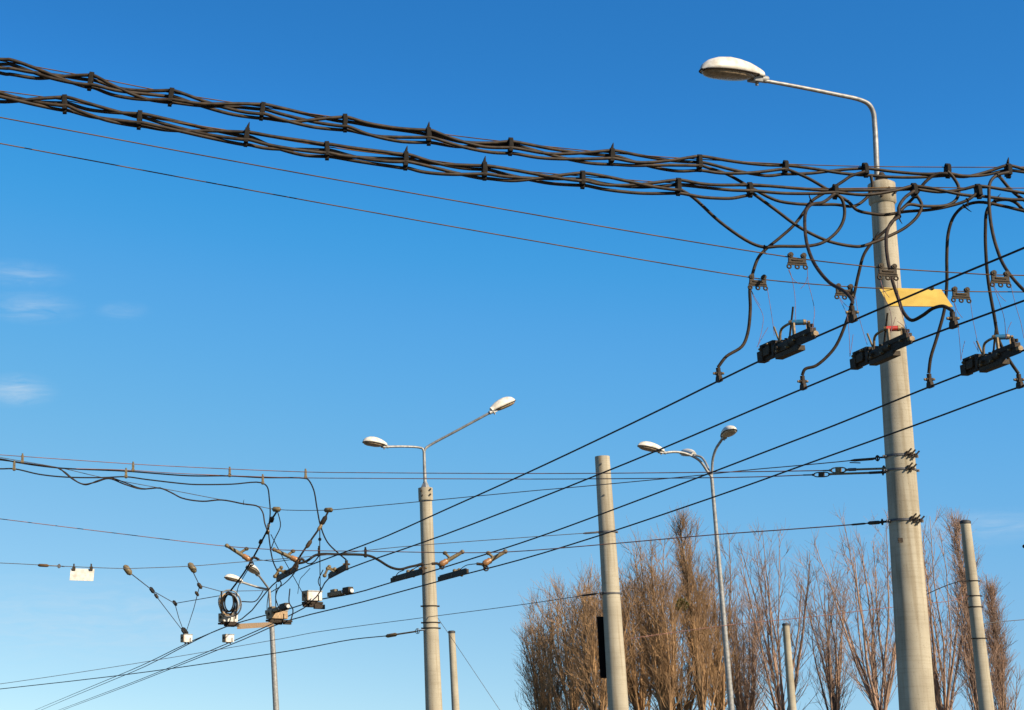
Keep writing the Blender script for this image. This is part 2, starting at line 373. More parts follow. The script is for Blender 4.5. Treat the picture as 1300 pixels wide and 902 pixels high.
def lamp_head(t, back, tip, W, Hh, roll=0.0, lens='lens'):
    """street lantern lofted along its length: domed white housing over a shallow dark lens"""
    u = (tip-back); Lh = u.length; u.normalize(); s = u.cross(UZ).normalized(); nrm = s.cross(u).normalized()
    if roll:
        q = Matrix.Rotation(roll, 3, u); s = q @ s; nrm = q @ nrm
    if nrm.z < 0: nrm = -nrm; s = -s
    prof = [(0, .40, .46, .30), (.06, .48, .58, .34), (.14, .60, .70, .30), (.26, .78, .85, .20), (.42, .94, .96, .12), (.58, 1, 1, .08), (.74, .95, .92, .05), (.87, .76, .72, .03), (.95, .50, .46, .02), (1, .10, .10, 0)]
    K = 14
    m = MB()
    for (x, w_, h_, b_) in prof:
        for k in range(K):
            g_ = math.pi*k/(K-1)
            m.v.append(back+u*(x*Lh)+s*(math.cos(g_)*W/2*w_)+nrm*(max(0, math.sin(g_))**.85*Hh*h_*.72))
    n_ = len(prof)
    for i in range(n_-1):
        for k in range(K-1):
            p = i*K+k; m.face((p, p+1, p+K+1, p+K), True)
        m.face((i*K, i*K+K, i*K+2*K-1, i*K+K-1))            # underside
    m.face(tuple(range(K)))
    o = m.build('housing', 'lampwhite', t)
    # rim
    rim = MB(); loop = [back+u*(x*Lh)+s*(W/2*w_*1.015) for (x, w_, h_, b_) in prof[2:]] + [back+u*(x*Lh)-s*(W/2*w_*1.015) for (x, w_, h_, b_) in reversed(prof[2:])]
    loop.append(loop[0]); rim.tube(catmull(loop, 3), Hh*.035, 6, caps=False); rim.build('rim', 'dark', o)
    ln = MB(); rows = []
    pr = [(.17, .30), (.20, .50), (.30, .72), (.45, .88), (.60, .93), (.75, .88), (.86, .68), (.93, .42), (.965, .1)]
    for (x, w_) in pr:
        for k in range(K):
            g_ = math.pi*k/(K-1); ln.v.append(back+u*(x*Lh)+s*(math.cos(g_)*W/2*w_)-nrm*(max(0, math.sin(g_))**.6*Hh*.26*min(1, w_*1.2)+.004))
    for i in range(len(pr)-1):
        for k in range(K-1):
            p = i*K+k; ln.face((p+1, p, p+K, p+K+1), True)
    ln.build('lens', lens, t)
    nk = MB(); nk.box(back+u*(.10*Lh)-nrm*Hh*.10, u, s, nrm, Lh*.16, W*.32, Hh*.26); nk.cyl(back+u*.01*Lh-nrm*Hh*.05, back-u*.10*Lh-nrm*Hh*.05, Hh*.17, n=12)
    nk.cyl(back+u*(.07*Lh)-nrm*Hh*.2, back+u*(.07*Lh)-nrm*Hh*.38, Hh*.08, n=8)
    nk.build('bracket', 'steel', t, bevel=.006)
    return back-u*(.06*Lh)-nrm*Hh*.05

# the big lamp pole on the right
Y = 24.5
t = thing('lamp_pole', P(1200, 1065, Y)*1, 'big pale concrete pole with one white lantern on a bent arm', 'lamp pole')
_, a, e, ra, re = shaft(t, (1119, 236), (1158.5, 812), Y, 28, 39)
MP = (a, e, ra, re)
ax = (a-e).normalized()
m = MB(); m.tube([a-ax*.33, a-ax*.30, a+ax*.02, a+ax*.05], [ra+.012, ra+.035, ra+.035, ra-.01], 32); col = m.build('collar', 'concrete', t)
for (dx, dz) in ((.02, -.12), (.12, -.20), (-.1, -.25)):
    m = MB(); m.cyl(a+UX*dx+ax*dz-UY*(ra+.02), a+UX*dx+ax*dz-UY*(ra+.065), .02, n=8); m.build('bolt', 'dark', col)
m = MB(); m.tube([a+ax*.04, a+ax*.12, a+ax*.22], [.11, .10, .05], 16); m.build('cap', 'dark', t)
arm = catmull([P(1114, 238, Y), P(1112.5, 200, Y), P(1110.5, 160, Y), P(1108.5, 143, Y-.02), P(1103, 133, Y-.06), P(1093, 127.5, Y-.1), P(1060, 120, Y-.25), P(1010, 110, Y-.45), P(966, 102, Y-.6)], 5)
m = MB(); m.tube(arm, [lerp(.045, .030, i/(len(arm)-1)) for i in range(len(arm))], 12); m.build('arm', 'steel', t)
lamp_head(t, P(966, 99, Y-.6), P(891, 88.5, Y-1.1), .50, .36, roll=R(-10))
b1 = band(t, a, e, ra, re, 580, Y, mat='galv'); b2 = band(t, a, e, ra, re, 598, Y, mat='galv', h=.03); b3 = band(t, a, e, ra, re, 662, Y, mat='galv')
for k, (c, r) in enumerate((b1, b2, b3)):
    m = MB()
    for q in range(3 if k != 1 else 2):
        p = c+Vector((.02+q*.06, -(r+.015), .02-q*.02)); m.cyl(p+Vector((-.05, -.0, -.05)), p+Vector((.05, -.03, .06)), .014, n=6)
        m.box(p, UX, UY, UZ, .04, .04, .05)
    m.build('strap_buckle', 'dark', t)
m = MB(); c = P(1143, 686, Y-.22); m.box(c, UX, UY, UZ, .07, .02, .07); m.build('inspection_hole', 'dark', t)

# pole with two opposite lanterns
Y = 42
t = thing('lamp_pole', P(553, 970, Y), 'concrete pole with two white lanterns on a slim forked mast', 'lamp pole')
_, a, e, ra, re = shaft(t, (540.5, 634), (547.5, 812), Y, 15.2, 18.6)
L2 = (a, e, ra, re); ax = (a-e).normalized()
top = P(540, 620, Y)
m = MB(); m.tube([a-ax*.04, top], [ra+.03, ra+.03], 28); m.build('collar', 'concrete', t)
for (dx, dz) in ((.1, .1), (.11, .24), (-.14, .2), (-.12, .07)):
    m = MB(); m.cyl(a+UX*dx+ax*dz-UY*(ra-.02), a+UX*dx+ax*dz-UY*(ra+.07), .022, n=8); m.build('bolt', 'dark', t)
m = MB(); m.tube([top, top+UZ*.20], [.13, .035], 4, smooth=False); m.build('gusset', 'steel', t)
m = MB(); m.tube([top, P(539, 596, Y), P(538.3, 573, Y)], [.05, .045, .04], 10); m.build('mast', 'steel', t)
def arm_(pts, r): 
    m = MB(); m.tube(catmull(pts, 5), r, 10); return m
h = lamp_head(t, P(490, 566.5, Y-.3), P(461, 561, Y-.6), .36, .26); arm_([P(538.3, 575, Y), P(536.5, 570, Y), P(532, 568.4, Y), P(515, 567.2, Y-.1), h], .032).build('arm', 'steel', t)
h = lamp_head(t, P(624, 522.5, Y-.5), P(654, 509, Y-.3), .36, .30); arm_([P(538.3, 575, Y), P(540, 570, Y), P(545, 566, Y), P(580, 547, Y-.25), h], .034).build('arm', 'steel', t)
for py in (770, 791, 798): band(t, a, e, ra, re, py, Y, mat='dark', h=.03)

# headless pole in the middle
Y = 35
t = thing('concrete_pole', P(788, 970, Y), 'plain capless concrete pole without lamp, standing before the brown thicket', 'pole')
_, a, e, ra, re = shaft(t, (764.5, 580), (779.5, 812), Y, 18, 22.5)
MID = (a, e, ra, re)
for py in (589, 629):
    m = MB(); c = P(763+(py-589)*.09, py, Y-ra); m.cyl(c-UY*.005, c+UY*.02, .022, n=10); m.build('bolt_hole', 'cap', t)
for py in (676, 754): band(t, a, e, ra, re, py, Y, mat='galv', h=.035)
m = MB(); m.box(P(764.5, 822, Y+.16), UX, UY, UZ, .16, .05, 1.33); m.build('back_plate', 'matte', t, bevel=.008)

# capped pole at right, two pole tops far off
def capped(top, bot, Y, w0, w1, label, bands=()):
    t = thing('concrete_pole', P(bot[0]+6, 960, Y), label, 'pole')
    o, a, e, ra, re = shaft(t, top, bot, Y, w0, w1)
    ax = (a-e).normalized(); m = MB(); m.tube([a-ax*.05, a+ax*.02, a+ax*.05], [ra+.015, ra+.015, ra*.8], 24); m.build('cap', 'cap', t)
    for py in bands: band(t, a, e, ra, re, py, Y, mat='dark', h=.03)
    return a
capped((1225.5, 663), (1242.5, 812), 45, 11.5, 15, 'dark-capped concrete pole at the far right before bare trees', (738, 757, 771, 811))
capped((997.5, 793), (999, 812), 70, 8, 8.25, 'small far pole top with dark cap among bare trees')
capped((573.3, 802.5), (573.8, 812), 66, 8, 8.12, 'small far pole top with dark cap beside the double-lantern pole')

# three-armed lamp
Y = 50
t = thing('street_lamp', P(934, 970, Y), 'slim steel lamp post with three curved arms and white lanterns', 'street lamp')
a = P(903.5, 606, Y); b = P(921, 812, Y); k = a.z/(a.z-b.z); e = a+(b-a)*k
m = MB(); m.tube([a.lerp(e, i/12) for i in range(13)], [lerp(.055, .11, i/12) for i in range(13)], 14); m.build('post', 'steel', t)
h = lamp_head(t, P(842, 574, Y-.4), P(810, 566, Y-.7), .36, .30); arm_([a, P(899, 600, Y), P(888, 585, Y-.1), P(873, 577, Y-.2), P(858, 574, Y-.3), h], .042).build('arm', 'steel', t)
h = lamp_head(t, P(881, 577.5, Y+.8), P(867, 576.5, Y+2.0), .40, .26, lens='lenspale'); arm_([a, P(901.5, 602, Y), P(897, 590, Y+.3), P(890, 580.5, Y+.6), h], .036).build('arm', 'steel', t)
h = lamp_head(t, P(918, 556, Y-.5), P(931, 545, Y-1.4), .42, .30, lens='lenspale'); arm_([a, P(904, 597, Y), P(905, 583, Y-.1), P(909, 570, Y-.3), P(915, 560.5, Y-.45), h], .042).build('arm', 'steel', t)

# far two-armed lamp behind the switch gear
Y = 69
t = thing('street_lamp', P(347, 960, Y), 'far two-armed lamp post behind the cable coil and white boxes', 'street lamp')
a = P(342, 749, Y)
m = MB(); m.tube([a, P(344.5, 794, Y)], [.06, .08], 12); q = P(345, 794, Y); e = Vector((q.x+.3, Y, 0)); m.tube([q, e], [.11, .15], 14); m.build('post', 'steel', t)
h = lamp_head(t, P(307, 739, Y-.6), P(285, 733, Y-1.0), .40, .30); arm_([a, P(330, 746.5, Y-.2), h], .05).build('arm', 'steel', t)
h = lamp_head(t, P(328, 730, Y-1.2), P(314.5, 719, Y-2.2), .42, .30, lens='lenspale'); arm_([a, P(337, 742, Y-.4), h], .045).build('arm', 'steel', t)

# ------------------------------------------------------------ contact wires (height 5.75 m)
ZC = 5.75
W1 = [(1420, 263), (1300, 315), (1224, 346.7), (1100, 399.8), (1037, 427.5), (981, 451), (913, 483.5), (839, 520), (720, 577), (640, 614), (565, 647.6), (493, 680), (460, 693), (377, 724.5), (351, 739), (338, 752), (307, 786), (246, 813), (180, 845), (130, 866), (75, 889), (30, 908)]
W2 = [(1420, 338), (1300, 382), (1157, 435), (1081, 468), (1020, 493.5), (957, 520), (840, 570), (720, 618.7), (680, 634.5), (562, 680), (440, 723), (417, 735), (406, 752), (392, 768), (365, 783), (301, 812), (180, 862), (130, 881), (90, 896), (60, 907)]
W3 = [(1420, 402), (1300, 445), (1221, 475.5), (1181, 491), (1060, 540), (1000, 563), (880, 609), (720, 669), (660, 690), (596, 710.5), (536, 729), (496, 740), (448, 754), (405, 761.5), (368, 773), (309, 789), (279, 799), (249, 813), (185, 846), (135, 867), (82, 889), (38, 908)]
W4 = [(1420, 446), (1300, 489.6), (1270, 500), (1162, 540), (1000, 598), (960, 612.5), (881, 640), (760, 680.5), (660, 711), (580, 732), (460, 764.5), (368, 787.5), (307, 813), (180, 864), (130, 883), (95, 896), (66, 907)]
WL = {}
names = ['topmost of the four slanting black trolley wires at the right', 'second from top of the four slanting black trolley wires',
         'third from top of the four slanting black trolley wires', 'lowest of the four slanting black trolley wires']
for i, Wp in enumerate((W1, W2, W3, W4)):
    pts = [PH(x, y, ZC) for x, y in Wp]
    WL[i] = pts; cp_ = catmull(pts, 3)
    m = MB(); m.tube(cp_, [min(.019, .0105+max(0, p.y-14)*.00022) for p in cp_], 8)
    tag(m.build('contact_wire', 'wire'), names[i], 'contact wire', 'overhead trolley contact wires')
def on_wire(i, px):
    Wp = (W1, W2, W3, W4)[i]
    for (x1, y1), (x0, y0) in zip(Wp, Wp[1:]):
        if x0 <= px <= x1: return PH(px, lerp(y0, y1, (px-x0)/(x1-x0)), ZC)
def wire_dir(i, px): return (on_wire(i, px+8)-on_wire(i, px-8)).normalized()     # pointing right/near

# ------------------------------------------------------------ two rusty span wires over the near assemblies
S_A = [(-120, 127), (0, 149.3), (330, 211), (600, 259), (840, 300.7), (997, 326), (1034, 331), (1112, 339.6), (1142, 342), (1201, 345.7), (1257, 349), (1300, 350), (1420, 354)]
S_B = [(-120, 160), (0, 182.4), (330, 244), (600, 292.5), (860, 337.7), (949, 352), (977, 356), (1051, 362.5), (1117, 366.5), (1193, 369), (1233, 370.5), (1300, 371), (1420, 374)]
dA = [(-120, 14.6), (900, 15.8), (1420, 15.9)]; dB = [(-120, 15.6), (900, 16.8), (1420, 16.9)]
def span(name, pl, dt, r, mat, label, group=None, cat='span wire', sub=4):
    m = MB(); m.tube(catmull([P(x, y, interp(x, dt)) for x, y in pl], sub), r, 6)
    return tag(m.build(name, mat), label, cat, group)
span('span_wire', S_A, dA, .0062, 'rust', 'upper of two thin rusty wires crossing below the cable bundles')
span('span_wire', S_B, dB, .0062, 'rust', 'lower of two thin rusty wires crossing below the cable bundles')

# ------------------------------------------------------------ hanging clamps on the span wires with their thin drop wires
def clamp(cx, cy_, Yc, label, drops, wr=.0028):
    c = P(cx, cy_, Yc); s = Yc/FPX          # metres per photo pixel
    rt = thing('span_clamp', c, label, 'wire clamp', 'roller clamps on the rusty span wires')
    X = Vector((1, 0, -.06)).normalized(); Z = UY.cross(X)*-1
    if Z.z < 0: Z = -Z
    m = MB(); m.box(c+Z*.010, X, UY, Z, .185, .026, .052); m.box(c-Z*.022, X, UY, Z, .205, .014, .030)
    m.box(c+Z*.018-UY*.016, X, UY, Z, .12, .012, .016)
    for k in (-1, 1):
        m.box(c+X*k*.068+Z*.055, X, UY, Z, .050, .022, .07)
    m.build('plate', 'iron', rt, bevel=.004)
    for k in (-1, 1):
        m = MB(); q = c+X*k*.068+Z*.075; m.cyl(q-UY*.020, q+UY*.020, .027, n=16); m.cyl(q-UY*.026, q+UY*.024, .014, n=8); m.build('roller', 'iron', rt)
    for k in (-1, 0, 1):
        m = MB(); q = c+X*k*.085-Z*.052; m.torus(q, X, Z, .020, .0095, 14, 6); m.build('eye', 'iron', rt)
    for d in drops:
        if d[0][1] < cy_+14: d = [(d[0][0], d[0][1]-3, d[0][2])]+d[1:]
        m = MB(); m.tube(catmull([P(x, y, yy) for x, y, yy in d], 4), wr, 5); m.build('drop_wire', 'hanger', rt)
near = on_wire(0, 1035).y; far = on_wire(0, 968).y
clamp(1012, 333, 15.8, 'roller clamp high over the left blue-capsule insulator, on the upper rusty wire',
      [[(1001, 343, 15.8), (1005, 352, 15.8), (1009, 375, 15.8), (1010, 408, 15.7)], [(1001, 346, 15.8), (1007, 355, 15.8), (1015, 361, 15.8)],
       [(1025, 344, 15.8), (1026, 358, 15.8), (1031, 378, 15.7), (1034, 395, 15.7), (1031, 420, 15.6)], [(1025, 352, 15.8), (1022, 361, 15.8), (1016, 367, 15.8)]])
clamp(962, 360, 16.8, 'roller clamp at the left end of the lower rusty wire\'s row',
      [[(952, 367, 16.8), (958, 380, 16.8), (966, 394, 16.75), (969, 404, 16.7), (967, 420, 16.7), (962, 440, 16.6)], [(953, 370, 16.8), (960, 381, 16.8), (965, 388, 16.8)],
       [(974, 369, 16.8), (978, 390, 16.7), (981, 410, 16.7), (983, 426, 16.5)], [(961, 441, 16.6), (968, 428, 16.6), (975, 416, 16.6)]])
clamp(1072, 372, 16.8, 'roller clamp on the lower rusty wire just left of the big pole',
      [[(1064, 379, 16.8), (1070, 388, 16.8), (1075, 400, 16.8), (1078, 425, 16.7), (1079, 453, 16.7)], [(1064, 378, 16.8), (1072, 386, 16.8), (1080, 392, 16.8)],
       [(1086, 379, 16.8), (1090, 400, 16.7), (1096, 422, 16.7), (1101, 438, 16.6)], [(1079, 453, 16.7), (1081, 440, 16.7), (1083, 425, 16.7)]])
clamp(1127, 347, 15.8, 'roller clamp on the upper rusty wire in front of the big pole',
      [[(1117, 357, 15.8), (1121, 367, 15.8), (1129, 378, 15.8)], [(1118, 358, 15.8), (1124, 380, 15.8), (1130, 395, 15.8), (1132, 410, 15.8), (1131, 423, 15.8)],
       [(1139, 357, 15.8), (1141, 380, 15.8), (1146, 402, 15.8), (1152, 420, 15.8), (1155, 430, 15.8)], [(1155, 428, 15.8), (1148, 415, 15.8), (1139, 408, 15.8)], [(1131, 422, 15.8), (1134, 412, 15.8), (1137, 403, 15.8)]])
clamp(1220, 376, 16.8, 'roller clamp just right of the yellow plate, on the lower rusty wire',
      [[(1211, 386, 16.8), (1216, 396, 16.8), (1222, 404, 16.8)], [(1211, 386, 16.8), (1215, 405, 16.8), (1218, 430, 16.8), (1220, 458, 16.9)],
       [(1232, 385, 16.8), (1235, 405, 16.8), (1240, 430, 16.8), (1242, 447, 16.8)], [(1220, 458, 16.9), (1222, 445, 16.9), (1225, 433, 16.9)], [(1242, 446, 16.8), (1239, 440, 16.8), (1236, 434, 16.8)]])
clamp(1270, 356, 15.8, 'roller clamp on the upper rusty wire near the right edge',
      [[(1260, 363, 15.8), (1269, 375, 15.8), (1277, 383, 15.8)], [(1260, 363, 15.8), (1269, 385, 15.8), (1275, 405, 15.9), (1277, 430, 16)],
       [(1283, 364, 15.8), (1290, 390, 15.8), (1296, 410, 15.8), (1300, 430, 15.8)], [(1277, 430, 16), (1280, 418, 16), (1284, 409, 16)]])

# ------------------------------------------------------------ near section insulators on wires 1-3
def section_insulator(i, xa, xb, col, label):
    A = on_wire(i, xa); B = on_wire(i, xb); u = (B-A); Ls = u.length; u.normalize(); s = u.cross(UZ).normalized()   # s points right-near side
    if s.y > 0: s = -s
    def q(f, h=0, k=0): return A+u*(f*Ls)+UZ*h+s*k
    t = thing('section_insulator', q(.5), label, 'section insulator', 'section insulators on the near trolley wires')
    m = MB()
    m.box(q(.16, .055), u, s, UZ, Ls*.30, .035, .17); m.box(q(.16, .145, 0), u, s, UZ, Ls*.24, .06, .025)
    m.box(q(.05, .03), u, s, UZ, Ls*.10, .09, .12); m.box(q(.30, .06), u, s, UZ, Ls*.04, .09, .18)
    m.build('end_block', 'dark', t, bevel=.005)
    m = MB(); m.box(q(.17, .06, .03), u, s, UZ, Ls*.12, .03, .09); m.box(q(.10, .08, .035), u, s, UZ, Ls*.02, .035, .10); m.box(q(.24, .08, .035), u, s, UZ, Ls*.02, .035, .10)
    m.build('side_plate', 'iron', t, bevel=.004)
    m = MB(); m.cyl(q(.36, .045), q(.70, .045), .052, .052, 14); m.cyl(q(.34, .045), q(.37, .045), .07, .07, 14)
    m.box(q(.55, -.045), u, s, UZ, Ls*.42, .09, .055); m.box(q(.48, .02), u, s, UZ, Ls*.25, .11, .07); m.cyl(q(.44, .03, .05), q(.44, .03, .09), .02, n=8)
    for k in range(5): m.box(q(.39+k*.07, .10, .01), u, s, UZ, Ls*.02, .05, .03)
    m.build('body', 'iron', t, bevel=.004)
    m = MB(); m.box(q(.74, .035), u, s, UZ, Ls*.56, .055, .050); m.box(q(.80, .085), u, s, UZ, Ls*.38, .07, .055); m.box(q(.80, -.005, .02), u, s, UZ, Ls*.5, .02, .035)
    m.cyl(q(.92, .12), q(.92, .17), .022, n=8); m.cyl(q(.98, .12), q(.98, .15), .018, n=8)
    m.build('runner', 'dark', t, bevel=.004)
    m = MB(); m.cyl(q(1.0, .035), q(1.035, .035), .036, .030, 14); m.build('end_cap', 'brass', t)
    m = MB(); m.tube(catmull([q(.40, .08), q(.40, .18), q(.43, .235), q(.50, .255), q(.62, .26)], 5), .0145, 8); m.box(q(.655, .18), u, s, UZ, Ls*.035, .022, .14)
    m.build('bent_rod', 'brass', t, bevel=.003)
    # the capsule lies across the wire, left to right
    k0 = q(.62, .262); d = (UX*.93+u*.12).normalized()
    m = MB(); m.cyl(k0, k0+d*.12, .029, n=18); m.build('capsule', col, t)
    m = MB(); m.cyl(k0-d*.025, k0, .022, .031, 14); m.cyl(k0+d*.12, k0+d*.15, .032, .028, 14); m.cyl(k0+d*.165, k0+d*.19, .016, n=10); m.box(k0+d*.17-UZ*.05, d, s, UZ, .02, .03, .08); m.build('capsule_clamp', 'brass', t)
    for (f, h, k) in ((.09, .10, .05), (.25, .12, .055), (.42, .0, .06), (.60, .0, .06), (.70, .05, .035), (.90, .05, .035)):
        m = MB(); m.cyl(q(f, h, k-.02), q(f, h, k+.022), .012, n=6); m.build('bolt', 'brass', t)
    for (f0, h0, f1, h1, mt) in ((.40, .06, .30, .30, 'olive'), (.55, .06, .68, .42, 'dark')):
        m = MB(); m.cyl(q(f0, h0), q(f1, h1), .011, n=8); m.build('stud', mt, t)
section_insulator(0, 966, 1034, 'blue', 'dark insulator with blue capsule left of the big pole, on the top trolley wire')
section_insulator(1, 1084, 1156, 'red', 'dark insulator with red capsule in front of the big pole')
section_insulator(2, 1224, 1294, 'blue', 'dark insulator with blue capsule at the right edge')

# ------------------------------------------------------------ yellow plate hung in front of the pole
c = [P(1115.5, 365.5, 16.95), P(1195, 368, 16.60), P(1209.7, 390, 16.35), P(1129, 389, 16.70)]
t = thing('hanging_plate', c[0], 'blank yellow plate hung in front of the big concrete pole', 'plate')
nrm = (c[1]-c[0]).cross(c[3]-c[0]).normalized()
if nrm.y > 0: nrm = -nrm
m = MB(); m.v = [p+nrm*.004 for p in c]+[p-nrm*.004 for p in c]
for q in ((0, 3, 2, 1), (4, 5, 6, 7), (0, 1, 5, 4), (1, 2, 6, 5), (2, 3, 7, 6), (3, 0, 4, 7)): m.face(q)
m.build('plate', 'yellow', t)
m = MB()
for f in (.06, .86):
    p = c[0].lerp(c[1], f); m.box(p+UZ*.004, UX, UY, UZ, .03, .03, .035); m.cyl(p-UY*.03, p+UY*.02, .008, n=6)
m.build('plate_clip', 'dark', t)

# ------------------------------------------------------------ cable bundles
CA = [(115, 103), (217, 123), (333, 141), (438, 156), (544, 173), (648, 186), (776.5, 199), (888, 207), (997, 213), (1098.5, 216), (1203, 217), (1280, 217)]
CB = [(82, 132), (177, 152), (313, 174), (415, 191), (515, 204), (615, 217), (739.5, 228), (861, 237), (952, 241), (1060, 243.5), (1160.5, 242), (1242, 243)]
bdA = [(-220, 15.0), (600, 16.4), (1000, 17.6), (1420, 17.8)]; bdB = [(-220, 14.8), (600, 16.1), (1000, 17.3), (1420, 17.5)]
def bundle(clips, dt, extL, extR, ends, seed, label, msg_off):
    rnd = random.Random(seed)
    o0 = P(clips[5][0], clips[5][1], interp(clips[5][0], dt))
    t = thing('cable_bundle', o0, label, 'cable bundle')
    nodes = extL+clips+extR
    slots = [-7.0, -1.8, 3.2, 9.0]; dep = [0, .05, -.04, .02]; jit = lambda: rnd.uniform(-1.6, 1.6)
    n = len(nodes); order = [0, 1, 2, 3]; perms = []
    for i in range(n):
        perms.append(order[:])
        k = rnd.choice([1, 2, 3, 1]); order = order[-k:]+order[:-k] if rnd.random() < .6 else [order[j] for j in rnd.choice([(1, 0, 3, 2), (2, 1, 0, 3), (0, 3, 2, 1), (3, 1, 2, 0)])]
    for ci in range(4):
        pts = []; last = n; js = [jit() for _ in range(n)]
        if ci in ends: last = ends[ci]+len(extL)+1
        for i in range(last):
            x, y = nodes[i]; comp = 1.0 if x < 900 else .8
            so = slots[perms[i][ci]]*comp+js[i]; Yd = interp(x, dt)+dep[perms[i][ci]]
            pts.append(P(x-2.5, y+so, Yd)); pts.append(P(x+2.5, y+so, Yd))
            if i < last-1:
                x2, y2 = nodes[i+1]; s2 = slots[perms[i+1][ci]]*comp+js[i+1]; sw = rnd.uniform(-.04, .04); sag = rnd.choice([.5, 2.5, 4.0, 6.0])*min(1, (x2-x)/95); ph_ = rnd.uniform(-.10, .10)
                for f in (.28+ph_, .5+ph_, .72+ph_):
                    g_ = f*f*(3-2*f); xx = lerp(x, x2, f); sg = 4*f*(1-f)*sag
                    pts.append(P(xx, lerp(y, y2, f)+lerp(so, s2, g_)+sg, interp(xx, dt)+lerp(dep[perms[i][ci]], dep[perms[i+1][ci]], g_)+sw*4*f*(1-f)))
        m = MB(); m.tube(catmull(pts, 4), .0190, 9); m.build('cable', 'cable', t)
    m = MB(); m.tube(catmull([P(x, y+msg_off+(4.5 if x < 700 else 5.0), interp(x, dt)+.03) for x, y in nodes], 5), .0058, 6); m.build('messenger_wire', 'rust', t)
    for (x, y) in clips:
        Yd = interp(x, dt); c = P(x, y, Yd); tl = rnd.uniform(-.10, .10); Z = Vector((tl+.05, 0, 1)).normalized(); X = Z.cross(UY)*-1
        comp = 1.0 if x < 900 else .82
        m = MB()
        m.box(c, X, UY, Z, .046, .11, .150*comp); m.box(c+Z*rnd.uniform(-.03, .03), X, UY, Z, .056, .10, .035); m.box(c+Z*.01, X, UY, Z, .056, .075, .045)
        m.cyl(c+Z*(.070*comp)-X*.024, c+Z*(.070*comp)+X*.024, .034, n=12); m.cyl(c+Z*(.07*comp)-X*.032, c+Z*(.07*comp)+X*.032, .012, n=6)
        m.cyl(c-Z*(.09*comp)-X*.020, c-Z*(.09*comp)+X*.020, .026, n=12)
        if rnd.random() < .22: m.tube([c+Z*.10, c+Z*.13+X*.005, c+Z*.17+X*.012], [.018, .014, .004], 6)
        m.build('clip', 'black', t, bevel=.006)
bundle(CA, bdA, [(-180, 45), (-90, 68), (10, 84)], [(1380, 215)], {0: 7, 1: 8}, 5, 'upper of the two twisted bundles of thick dark cables', -9.5)
bundle(CB, bdB, [(-220, 70), (-125, 96), (-20, 117)], [(1380, 243)], {0: 7, 1: 8}, 9, 'lower of the two twisted bundles of thick dark cables', -9.0)

# ------------------------------------------------------------ loops and drops of single cable
def connector(t, i, px, s=1.0, mat='dark', u=None):
    c = on_wire(i, px); u = u or wire_dir(i, px); v = u.cross(UZ).normalized()
    m = MB(); m.box(c+UZ*.02*s, u, v, UZ, .10*s, .05*s, .07*s, taper=.8); m.box(c+UZ*.065*s, u, v, UZ, .05*s, .045*s, .05*s)
    m.cyl(c+UZ*.085*s-UX*.04*s, c+UZ*.085*s+UX*.04*s, .020*s, n=8); m.cyl(c+UZ*.08*s, c+UZ*.15*s, .027*s, n=10)
    o = m.build('connector', mat, t, bevel=.004*s)
    m = MB()
    for k in (-1, 1): m.cyl(c+UZ*.085*s+UX*k*.04*s, c+UZ*.085*s+UX*k*.062*s, .015*s, n=6)
    m.build('bolt', 'brass', o)
    return c+UZ*.15*s
def drop(pl, y0, label, end=None, y1=None, r=.0185, name='feeder_cable', ties=(), mat='cable', group='single feeder cables looping off the bundles', cat='cable', cs=1.0, straight=.0):
    pp = [(x, y) for x, y in pl]
    ln = [0]
    for (a, b) in zip(pp, pp[1:]): ln.append(ln[-1]+math.hypot(b[0]-a[0], b[1]-a[1]))
    c = None
    if end is not None:
        i, px = end; c = on_wire(i, px); y1 = c.y
    t = thing(name, P(pp[0][0], pp[0][1], y0), label, cat, group)
    pts = [P(x, y, lerp(y0, y1, max(0, (l/ln[-1]-straight)/(1-straight)))) for (x, y), l in zip(pp, ln)]
    if end is not None:
        e = connector(t, end[0], end[1], cs); pts[-1] = e+UZ*.01
        if (pts[-2]-pts[-1]).length < .05: pts.pop(-2)
    path = catmull(pts, 5)
    m = MB(); m.tube(path, r, 10); m.build('cable', mat, t)
    for (k, ang) in ties:
        p = pts[k]; d = (pts[min(k+1, len(pts)-1)]-pts[k-1]).normalized()
        a = d.orthogonal().normalized(); b = d.cross(a); m = MB(); m.torus(p, a, b, r*1.25, .006, 12, 5)
        z = Vector((math.cos(ang), -.3, math.sin(ang))); m.tube([p+z*r, p+z*.06, p+z*.10+UX*.01], [.009, .007, .003], 5); m.build('cable_tie', 'black', t)
    return t
drop([(861, 239), (880, 251), (914, 282), (952, 308), (970, 314), (989, 313), (1026, 312.6), (1045, 308), (1063, 294), (1071, 279), (1072, 265), (1068, 252), (1060, 246)], 17.3, 'cable loop dipping left of the big pole from the lower bundle and back up', y1=17.3, ties=((4, -1.6),))
drop([(1098, 218), (1080, 224), (1071, 230), (1054, 241), (1030, 256), (1021, 269), (1008, 286), (989, 303), (973, 316), (963, 327), (955.5, 347.6), (952, 366), (952.5, 393), (949, 424), (942, 440), (922, 453), (914, 465), (913, 473)], 17.5, 'leftmost cable drop ending on the top trolley wire', end=(0, 913), ties=((4, 2.0),))
drop([(888, 209), (898, 213), (922, 221), (955.5, 239.6), (985, 254.5), (1011, 259), (1037, 260), (1060, 260), (1084, 262), (1099, 252.6), (1107.5, 239.6), (1106, 224)], 17.5, 'shallow cable loop from the upper bundle rising again at the pole top', y1=17.6)
drop([(1060, 246), (1045, 257), (1030, 260), (1023, 269), (1022, 292), (1026, 316), (1035, 337), (1053, 359), (1073, 371), (1082, 382), (1083, 393)], 17.3, 'cable dropping left of the pole to a connector on the top trolley wire', end=(0, 1083))
